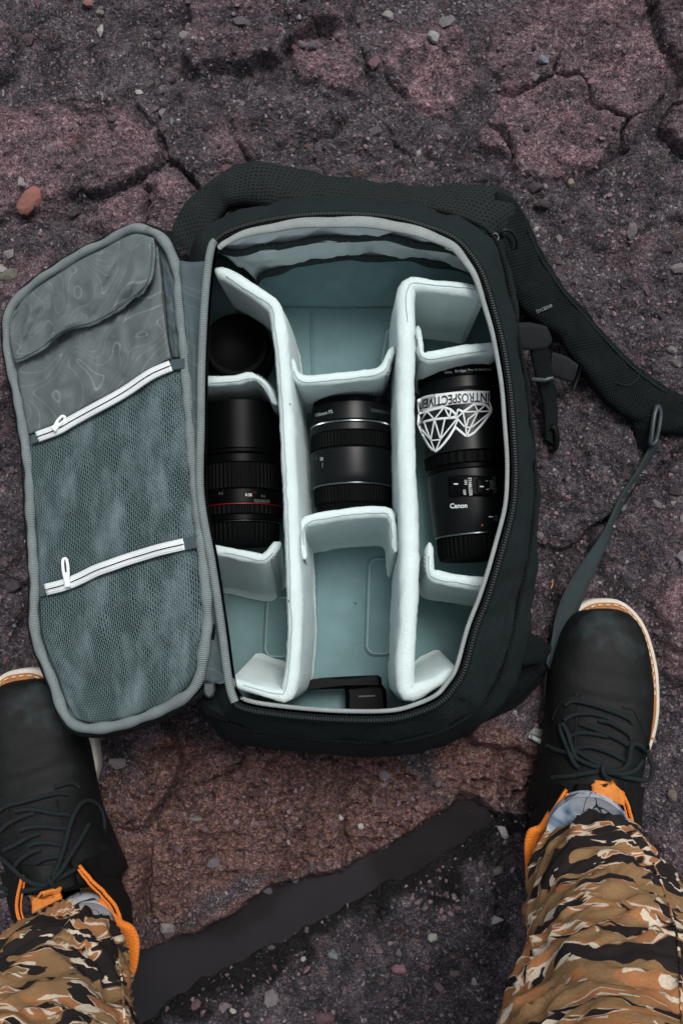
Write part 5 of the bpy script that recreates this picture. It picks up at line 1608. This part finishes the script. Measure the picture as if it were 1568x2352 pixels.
ST_SOLE = [(1375, 1368, 1396), (1377, 1350, 1410), (1385, 1333, 1428), (1403, 1310, 1450), (1435, 1288, 1473), (1475, 1270, 1489), (1535, 1257, 1503), (1590, 1254, 1507), (1640, 1257, 1506), (1700, 1261, 1494), (1780, 1262, 1462), (1860, 1250, 1430), (1940, 1245, 1395), (2000, 1252, 1362), (2030, 1268, 1335), (2040, 1288, 1308)]
ST_UP = [  # row, left, right on the photo grid, height of ridge, section power, ridge shift, height of the silhouette
 (1398, 1358, 1402, .036, .7, 0, .03), (1402, 1334, 1424, .043, .7, 0, .03), (1412, 1316, 1443, .050, .72, 0, .03), (1431, 1300, 1461, .0565, .74, 0, .03), (1460, 1285, 1477, .061, .76, 0, .032), (1500, 1272, 1489, .064, .78, 0, .034), (1540, 1263, 1496, .066, .8, 0, .036),
 (1580, 1259, 1502, .068, .82, 0, .038), (1620, 1258, 1504, .071, .85, -.001, .04), (1660, 1258, 1503, .077, .88, -.002, .044), (1700, 1257, 1500, .086, .92, -.003, .05), (1740, 1251, 1495, .095, .95, -.004, .056), (1780, 1243, 1489, .103, .96, -.005, .06), (1815, 1236, 1482, .108, .96, -.005, .064), (1840, 1230, 1478, .106, .95, -.005, .066), (1856, 1228, 1476, .094, .92, -.005, .066)]
O_R = P(1382, 1375, .012)
def build_shoe(mirror, origin_px, rot, scl, label):
    o0 = P(origin_px[0], origin_px[1], .012)
    cr, sr = math.cos(rot), math.sin(rot)
    def place(q):
        q = np.asarray(q, float)
        d = q - O_R
        x = d[..., 0] * scl * (-1 if mirror else 1); y = d[..., 1] * scl
        return np.stack([o0[0] + x * cr - y * sr, o0[1] + x * sr + y * cr, q[..., 2]], -1)
    def T(x, y, z): return place(P(x, y, z))
    sh = empty('shoe', T(1360, 1700, 0), person); sh['label'] = label
    def sole_ring(ins_, n=160):
        s = spl(ST_SOLE, 80)
        if mirror:      # this shoe is rolled a little, its inner sole edge shows
            s[:, 1] -= 16 * sm(s[:, 0], 1440, 1520) * (1 - sm(s[:, 0], 1600, 1660))
        L_ = np.array([P(r[1], r[0], .012) for r in s]); R_ = np.array([P(r[2], r[0], .012) for r in s])
        o = spl(np.vstack([L_[::-1][::3], R_[::3]]), 200, True)
        t = np.roll(o, -3, 0) - np.roll(o, 3, 0); nrm = np.stack([-t[:, 1], t[:, 0], 0 * t[:, 0]], 1); nrm /= np.linalg.norm(nrm, axis=1)[:, None]
        if ((o.mean(0) - o) * nrm).sum() < 0: nrm = -nrm
        return resample(np.vstack([o + nrm * ins_, (o + nrm * ins_)[:1]]), n, True)
    def ring(ins_, z):
        q = sole_ring(ins_).copy(); q[:, 2] = z
        return place(q)
    wob = .0006 * fbm(np.linspace(0, 60, 160), np.zeros(160), 2, 5)
    rings = np.array([ring(.003, -.003), ring(0, .001), ring(-.0004, .010), ring(.0002, .018), ring(.001, .0225), ring(.003, .0232), ring(.02, .0232)])
    rings[2:4, :, 2] += wob
    F = grid_faces(len(rings), 160, cv=True).tolist(); F.append([6 * 160 + k for k in range(160)]); F.append(list(range(160)))
    mk('sole', rings.reshape(-1, 3), F, M['sole'], sh, True)
    wr = np.array([ring(.0046, .0225), ring(.0044, .0252), ring(.0050, .0266), ring(.0075, .0268), ring(.022, .0268)])
    F = grid_faces(5, 160, cv=True).tolist()
    mk('welt', wr.reshape(-1, 3), F, M['welt'], sh, True)
    # stitches along the welt, only round the fore part
    q_ = sole_ring(.0066, 400)
    yl = q_[:, 1].copy(); q_[:, 2] = .0274
    m_ = np.where(yl > P(1382, 1600, .012)[1])[0]
    sl = place(q_)
    run = sl[np.sort(m_)]
    # split where the order wraps
    gaps = np.where(np.linalg.norm(np.diff(run, axis=0), axis=1) > .02)[0]
    if len(gaps): run = np.vstack([run[gaps[0] + 1:], run[:gaps[0] + 1]])
    Ln = np.linalg.norm(np.diff(run, axis=0), axis=1).sum(); k = int(Ln / .0068)
    fine = resample(run, k * 10)
    for i in range(k):
        tube('stitch', fine[i * 10 + 1:i * 10 + 9:2], .0008, M['stitch'], sh, rz=.0007, nseg=5)
    # upper
    n = 70; m = 25
    s = spl([tuple(a) for a in ST_UP], n)
    ang = np.linspace(0, np.pi, m)
    G = np.zeros((n, m, 3))
    for i in range(n):
        yy, l, r, h, pw, shf, zs2 = s[i]
        a_ = P(l, yy, zs2); b_ = P(r, yy, zs2)
        cx = (a_[0] + b_[0]) / 2; hw = (b_[0] - a_[0]) / 2
        e = pw
        cc = np.sign(np.cos(ang)) * np.abs(np.cos(ang)) ** e; ss = np.sin(ang) ** (.72 + (1 - e) * .2)
        for j in range(m):
            G[i, j] = place(np.array([cx - hw * cc[j] + shf * ss[j], a_[1], .0245 + (h - .0245) * ss[j]]))
    u = np.linspace(0, 1, n)[:, None]; v = np.linspace(0, 1, m)[None]
    # creases where the toes bend
    cre = .0011 * np.sin((u * 9 + .25 * np.sin(v * 7)) * 6.28) * np.exp(-((u - .5) / .12) ** 2) * np.sin(np.pi * v)
    cre += .0014 * fbm(u * 7, v * 4, 3, 95 + mirror) * sm(u, .12, .4)
    G[..., 2] += cre
    V = G.reshape(-1, 3)
    F = grid_faces(n, m).tolist(); F.append(list(range(m))); F.append([(n - 1) * m + k for k in range(m)][::-1])
    upo = mk('upper', V, F, M['leather'], sh, True, grid_uv(G))
    # collar round the ankle: black outside, orange lining inside
    ct = [(1298, 1806, .112), (1272, 1846, .112), (1243, 1888, .111), (1226, 1920, .109), (1222, 1960, .108), (1255, 2005, .11), (1330, 2030, .112), (1400, 2005, .112), (1442, 1950, .110), (1456, 1895, .108), (1448, 1855, .110), (1438, 1830, .112), (1430, 1812, .113)]
    cb = [(1242, 1792, .065), (1232, 1840, .06), (1217, 1882, .055), (1208, 1925, .045), (1216, 1980, .035), (1250, 2015, .03), (1292, 2028, .03), (1345, 2012, .03), (1400, 1970, .04), (1445, 1940, .055), (1470, 1910, .065), (1475, 1860, .066), (1482, 1806, .066)]
    ct = spl(ct, 70); cb = spl(cb, 70)
    W3 = np.array([[T(*lerp(cb[i], ct[i], k)) for k in np.linspace(0, 1, 9)] for i in range(70)])
    W3 += (np.array([[1, 1, 0]]) * .0012 * fbm(np.linspace(0, 9, 70)[:, None], np.linspace(0, 2, 9)[None], 3, 97)[..., None])
    cc_ = W3.mean((0, 1))
    d_ = W3 - cc_; d_[..., 2] = 0; d_ /= np.linalg.norm(d_, axis=2, keepdims=True)
    Wi = W3 - d_ * .0045
    n2 = 70 * 9
    V = np.vstack([W3.reshape(-1, 3), (Wi + np.array([0, 0, -.001])).reshape(-1, 3)])
    F = grid_faces(70, 9).tolist() + (grid_faces(70, 9)[:, ::-1] + n2).tolist()
    F += [[i * 9 + 8, i * 9 + 8 + n2, (i + 1) * 9 + 8 + n2, (i + 1) * 9 + 8] for i in range(69)]
    F += [[j, j + n2, j + 1 + n2, j + 1] for j in range(8)] + [[69 * 9 + j, 69 * 9 + j + 1, 69 * 9 + j + 1 + n2, 69 * 9 + j + n2] for j in range(8)]
    col = mk('collar', V, F, M['leather'], sh, True, np.vstack([grid_uv(W3)] * 2))
    Gi = Wi - d_ * .0008
    li = sheet('lining', Gi[:, :, :], M['orange'], sh, .0012)
    edge = (W3[:, 8] + Wi[:, 8]) / 2 + np.array([0, 0, .0002])
    tube('lining_edge', edge, .0014, M['orange'], sh, nseg=8)
    # tongue
    tA = [(1322, 1800), (1314, 1830), (1312, 1858)]; tB = [(1432, 1795), (1438, 1826), (1440, 1856)]
    a = np.array([T(x, y, .106) for x, y in resample(tA, 16)]); b = np.array([T(x, y, .106) for x, y in resample(tB, 16)])
    G = np.stack([lerp(a, b, k) for k in np.linspace(0, 1, 16)], 1)
    G[..., 2] += .014 * np.sin(np.linspace(0, np.pi, 16))[None] - .002
    tg = sheet('tongue', G, M['leather'], sh, .004)
    return sh, upo, col, tg, T

def lace(pts, conv, bv, parent, base=.0022, r=.0019, lift=0.0, closed=False):
    q = spl([conv(*p) for p in pts], max(14, len(pts) * 7))
    n = len(q); s = np.linspace(0, 1, n)
    w = np.array([drape(x, y, bv, base + lift * math.sin(math.pi * k), .08) for (x, y), k in zip(q, s)])
    # soften jumps of the draped height
    z = w[:, 2].copy()
    for _ in range(3):
        z[1:-1] = (z[:-2] + z[1:-1] * 2 + z[2:]) / 4
    q3 = np.array([P(x, y, zz) for (x, y), zz in zip(q, z)])
    tube('lace', q3, r, M['lace'], parent, rz=r * .8, nseg=8)

shR, upR, colR, tgR, TR = build_shoe(False, (1382, 1375), math.radians(0), 1.0, 'right shoe with welt showing round the toe')
bvR = bvh_of([upR, tgR])
c1 = lambda x, y: (x * .2859 + 1119.5, y * .2859 + 1349)
for pts, lf in (([(620, 945), (680, 915), (760, 925), (860, 950), (980, 990), (1080, 1030), (1150, 1070), (1158, 1100)], .002), ([(615, 1065), (680, 1030), (760, 1015), (860, 1020), (970, 1052)], .001),
                ([(890, 1070), (980, 1090), (1060, 1130), (1130, 1180), (1152, 1225)], .002), ([(740, 1100), (860, 1140), (980, 1190), (1060, 1230), (1130, 1275)], .002), ([(660, 1195), (740, 1170), (860, 1180), (970, 1202)], .001),
                ([(690, 1300), (800, 1280), (900, 1300), (1000, 1340), (1095, 1392)], .003), ([(700, 1310), (780, 1360), (860, 1405), (935, 1450)], .004), ([(480, 1275), (560, 1312), (650, 1335), (760, 1400), (860, 1440), (935, 1462)], .003),
                ([(578, 1105), (590, 1170), (640, 1300), (690, 1410), (735, 1455)], .006), ([(600, 1098), (640, 1170), (672, 1280), (720, 1400)], .005),
                ([(930, 1462), (1040, 1476), (1110, 1440), (1138, 1370), (1150, 1290), (1180, 1258), (1240, 1285), (1300, 1375), (1322, 1460), (1295, 1545), (1200, 1545), (1080, 1520), (960, 1490)], .012),
                ([(960, 1492), (1080, 1500), (1180, 1470), (1245, 1395)], .008), ([(930, 1420), (922, 1470), (950, 1540)], .007), ([(520, 1530), (640, 1520), (760, 1500), (900, 1478)], .004)):
    lace(pts, c1, bvR, shR, lift=lf)
def patch(name, tp, bt, bv, off, mat, parent, n=14, m=8):
    A_ = spl(tp, n); B_ = spl(bt, n)
    G = np.array([[drape(*lerp(A_[i], B_[i], k), bv, off, .11) for k in np.linspace(0, 1, m)] for i in range(n)])
    G[..., 2] = np.maximum(G[..., 2], np.median(G[..., 2]) - .004)
    return sheet(name, G, mat, parent, .002)
patch('pull_tab', [(1359, 1792), (1380, 1795), (1400, 1798), (1424, 1820)], [(1362, 1828), (1380, 1834), (1400, 1842), (1425, 1850)], bvR, .003, M['orange_leather'], shR)
shL, upL, colL, tgL, TL = build_shoe(True, (52, 1536), math.radians(8), 1.03, 'left shoe half outside the photo')
bvL = bvh_of([upL, tgL])
c3 = lambda x, y: (x * .2197, y * .2197 + 1492.7)
c4 = lambda x, y: (x * .2563, y * .2563 + 1894.5)
for pts, cv, lf in (([(-60, 1720), (0, 1680), (80, 1630), (200, 1600), (350, 1560), (500, 1520), (620, 1500), (720, 1512)], c3, .002), ([(570, 1440), (650, 1410), (740, 1390), (800, 1410), (830, 1442)], c3, .001),
                    ([(160, 1690), (280, 1670), (420, 1680), (560, 1710), (725, 1726)], c3, .001), ([(-60, 1950), (0, 1900), (60, 1840), (160, 1780), (280, 1730), (360, 1710)], c3, .002), ([(200, 1890), (330, 1855), (480, 1850), (620, 1865), (725, 1872)], c3, .001),
                    ([(40, 2100), (180, 2030), (300, 1960), (420, 1920)], c3, .002), ([(300, 2050), (400, 2020), (520, 2020), (645, 2042)], c3, .001), ([(140, 2285), (220, 2190), (330, 2120), (420, 2090)], c3, .002), ([(380, 2230), (460, 2190), (560, 2170), (650, 2180)], c3, .001),
                    ([(560, 2360), (620, 2230), (680, 2040), (740, 1820), (800, 1680), (870, 1592), (960, 1580), (1040, 1640), (1085, 1760), (1096, 1900)], c3, .010), ([(930, 1825), (840, 1990), (740, 2150), (640, 2310), (560, 2400), (500, 2440)], c3, .010),
                    ([(-60, 230), (0, 290), (100, 380), (200, 470), (300, 528), (400, 540), (450, 505)], c4, .008), ([(-60, 655), (0, 640), (150, 602), (300, 580), (430, 540)], c4, .007), ([(500, 495), (640, 420), (760, 350), (835, 300)], c4, .006), ([(430, 470), (455, 520), (500, 560)], c4, .006), ([(-60, 520), (40, 570), (140, 600)], c4, .004)):
    lace(pts, cv, bvL, shL, lift=lf)
patch('pull_tab', [c4(285, 640), c4(380, 615), c4(470, 590), c4(545, 572)], [c4(290, 800), c4(400, 740), c4(480, 700), c4(556, 665)], bvL, .003, M['orange_leather'], shL)
# heel linings that flare out beside the trousers
pad('heel_lining', PP(spl([(1262, 1868, .115), (1240, 1900, .113), (1214, 1906, .112), (1205, 1932, .11), (1206, 1968, .11), (1213, 2016, .11)], 30), 0), PP(spl([(1268, 1870, .11), (1250, 1902, .108), (1246, 1915, .104), (1242, 1948, .10), (1232, 1984, .10), (1217, 2020, .105)], 30), 0), .007, M['orange'], shR, n=30, m=14, power=.9)
pad('heel_lining', PP(spl([(228, 2068, .115), (250, 2092, .114), (282, 2120, .112), (303, 2126, .112), (318, 2151, .11), (320, 2178, .11), (313, 2224, .11), (292, 2266, .11)], 30), 0), PP(spl([(224, 2072, .11), (244, 2098, .109), (272, 2128, .107), (274, 2140, .104), (273, 2176, .10), (278, 2216, .10), (283, 2240, .10), (288, 2266, .105)], 30), 0), .007, M['orange'], shL, n=30, m=14, power=.9)

# socks
def limb(name, st, mat, parent, n=70, m=48, fold=0.0, seed=1, ribs=0, depth=1.0, closed_ends=True, foldf=None):
    """st: left px, right px, row px, height of the centre -> a leg-like tube"""
    cs = []; ws = []
    for l, r, y, z in st:
        a = P(l, y, z); b = P(r, y, z)
        cs.append((a + b) / 2); ws.append(np.linalg.norm(b - a) / 2)
    q = spl(np.hstack([np.array(cs), np.array(ws)[:, None]]), n)
    c = q[:, :3]; w_ = q[:, 3]
    t = np.gradient(c, axis=0); t /= np.linalg.norm(t, axis=1)[:, None]
    sx = np.array([1.0, 0, 0]) - t * t[:, :1]; sx /= np.linalg.norm(sx, axis=1)[:, None]
    nn = np.cross(sx, t); nn *= np.sign((nn @ np.array([0, .5, 1.0])))[:, None]
    a = np.linspace(0, 2 * np.pi, m, endpoint=False)
    Ls = np.r_[0, np.cumsum(np.linalg.norm(np.diff(c, axis=0), axis=1))]
    rr = np.ones((n, m)) * w_[:, None]
    if fold:
        A2 = a[None]; L2 = Ls[:, None]
        f = fbm(np.cos(A2) * 1.4 + L2 * 9, np.sin(A2) * 1.6 + L2 * 26, 4, seed)
        ridge = 1 - np.abs(perlin(np.cos(A2 + L2 * 9) * 1.3 + L2 * 10 + .4 * f, np.sin(A2) * 1.3 + L2 * 17 + .5 * f, seed + 5)) * 2.6
        ridge2 = (1 - np.abs(perlin(np.cos(A2) * 1.8 - L2 * 20 + .8 * f, np.sin(A2 - L2 * 9) * 2.0 + L2 * 34, seed + 9)) * 2.6) * sm(perlin(np.cos(A2) * 1.1 + 4, np.sin(A2) * 1.1 + L2 * 12, seed + 2), -.2, .35)
        rr += fold * (f * .55 + ridge * .95 + ridge2 * .42 - .4) * sm(L2, 0, .02)
    if ribs:
        rr += .0011 * np.cos(a * ribs)[None]
    G = c[:, None] + sx[:, None] * (rr * np.cos(a))[..., None] + nn[:, None] * (rr * depth * np.sin(a))[..., None]
    F = grid_faces(n, m, cv=True).tolist()
    if closed_ends:
        F.append(list(range(m))[::-1]); F.append([(n - 1) * m + k for k in range(m)])
    uv = np.stack([np.broadcast_to((a / 6.283 * .36)[None], (n, m)), np.broadcast_to(Ls[:, None], (n, m))], -1).reshape(-1, 2)
    o = mk(name, G.reshape(-1, 3), F, mat, parent, True, uv)
    return o
limb('sock', [(1268, 1432, 1900, .058), (1262, 1438, 1905, .085), (1256, 1444, 1912, .112), (1254, 1450, 1930, .135)], M['sock'], person, n=30)
limb('sock', [(124, 264, 2120, .058), (122, 268, 2126, .085), (122, 272, 2134, .104), (120, 268, 2150, .12)], M['sock'], person, n=30)
# trouser legs rising towards the knees behind the camera
rt = limb('trouser_leg', [(1266, 1456, 1958, .104), (1258, 1466, 1968, .111), (1243, 1486, 1982, .122), (1224, 1512, 2015, .14), (1211, 1538, 2058, .16), (1213, 1562, 2105, .18), (1226, 1592, 2150, .202), (1222, 1622, 2200, .225), (1212, 1646, 2250, .25), (1190, 1670, 2310, .275), (1166, 1700, 2370, .30), (1120, 1790, 2560, .37), (1060, 1920, 2800, .43), (1000, 2040, 3050, .47)],
     M['camoR'], person, n=170, m=110, fold=.0068, seed=60)
lt = limb('trouser_leg', [(58, 252, 2184, .114), (46, 258, 2190, .119), (24, 268, 2204, .130), (-4, 285, 2224, .144), (-22, 292, 2262, .162), (-40, 296, 2305, .182), (-62, 302, 2352, .204), (-120, 320, 2460, .255), (-200, 350, 2620, .32), (-330, 390, 2850, .40), (-420, 400, 3050, .45)],
     M['camoR'], person, n=150, m=110, fold=.0068, seed=66)
limb('cuff', [(76, 240, 2140, .104), (70, 244, 2150, .109), (64, 248, 2162, .114), (60, 252, 2178, .120)], M['camoR'], lt, n=16, m=160, ribs=34)

for leg, pth in ((rt, [(1500, 1985), (1522, 2040), (1540, 2100), (1556, 2170), (1562, 2260), (1566, 2360)]), (lt, [(262, 2195), (276, 2230), (282, 2280), (286, 2350)])):
    drape_line('side_seam', pth, bvh_of([leg]), .0003, .0009, M['camoR'], leg, n=40)
# panel edges of the shoe uppers
for up_, bv_, sh_, cv_, ls in ((upR, bvR, shR, c1, ([(745, 865), (735, 930), (712, 1010), (705, 1150), (700, 1290)], [(1075, 960), (1110, 975), (1160, 985), (1210, 1060), (1270, 1200), (1300, 1330)], [(700, 860), (640, 880), (560, 960), (520, 1060)])),
                               (upL, bvL, shL, c3, ([(0, 1520), (50, 1535), (90, 1700), (150, 1900), (220, 2100)], [(590, 1560), (630, 1750), (680, 1950), (700, 2100)]))):
    for l_ in ls:
        drape_line('panel_seam', [cv_(*p) for p in l_], bv_, .0002, .0009, M['leather'], sh_, n=40)

# ================================================================== bits of twig
tw = tube('twig', PP([(1217, 1691, .012), (1228, 1697, .010), (1243, 1704, .008)], 0), .0022, M['pale_twig'], None, nseg=7, base=P(1230, 1697, .005)); tag(tw, 'short bleached white twig left of the right shoe', 'twig')
tw = tube('twig', PP([(1486, 1690, .028), (1494, 1694, .026), (1502, 1697, .022)], 0), .0009, M['twig'], None, nseg=6, base=P(1494, 1694, .01)); tag(tw, 'tiny orange-brown twig at the right side of the right shoe', 'twig')
tw = tube('pine_needle', PP(spl([(1268, 1330), (1268, 1342), (1264, 1352)], 8), .006), .0006, M['twig'], None, nseg=6, base=P(1266, 1341, .004)); tag(tw, 'thin orange pine needle between the bag and the loose strap', 'needle')
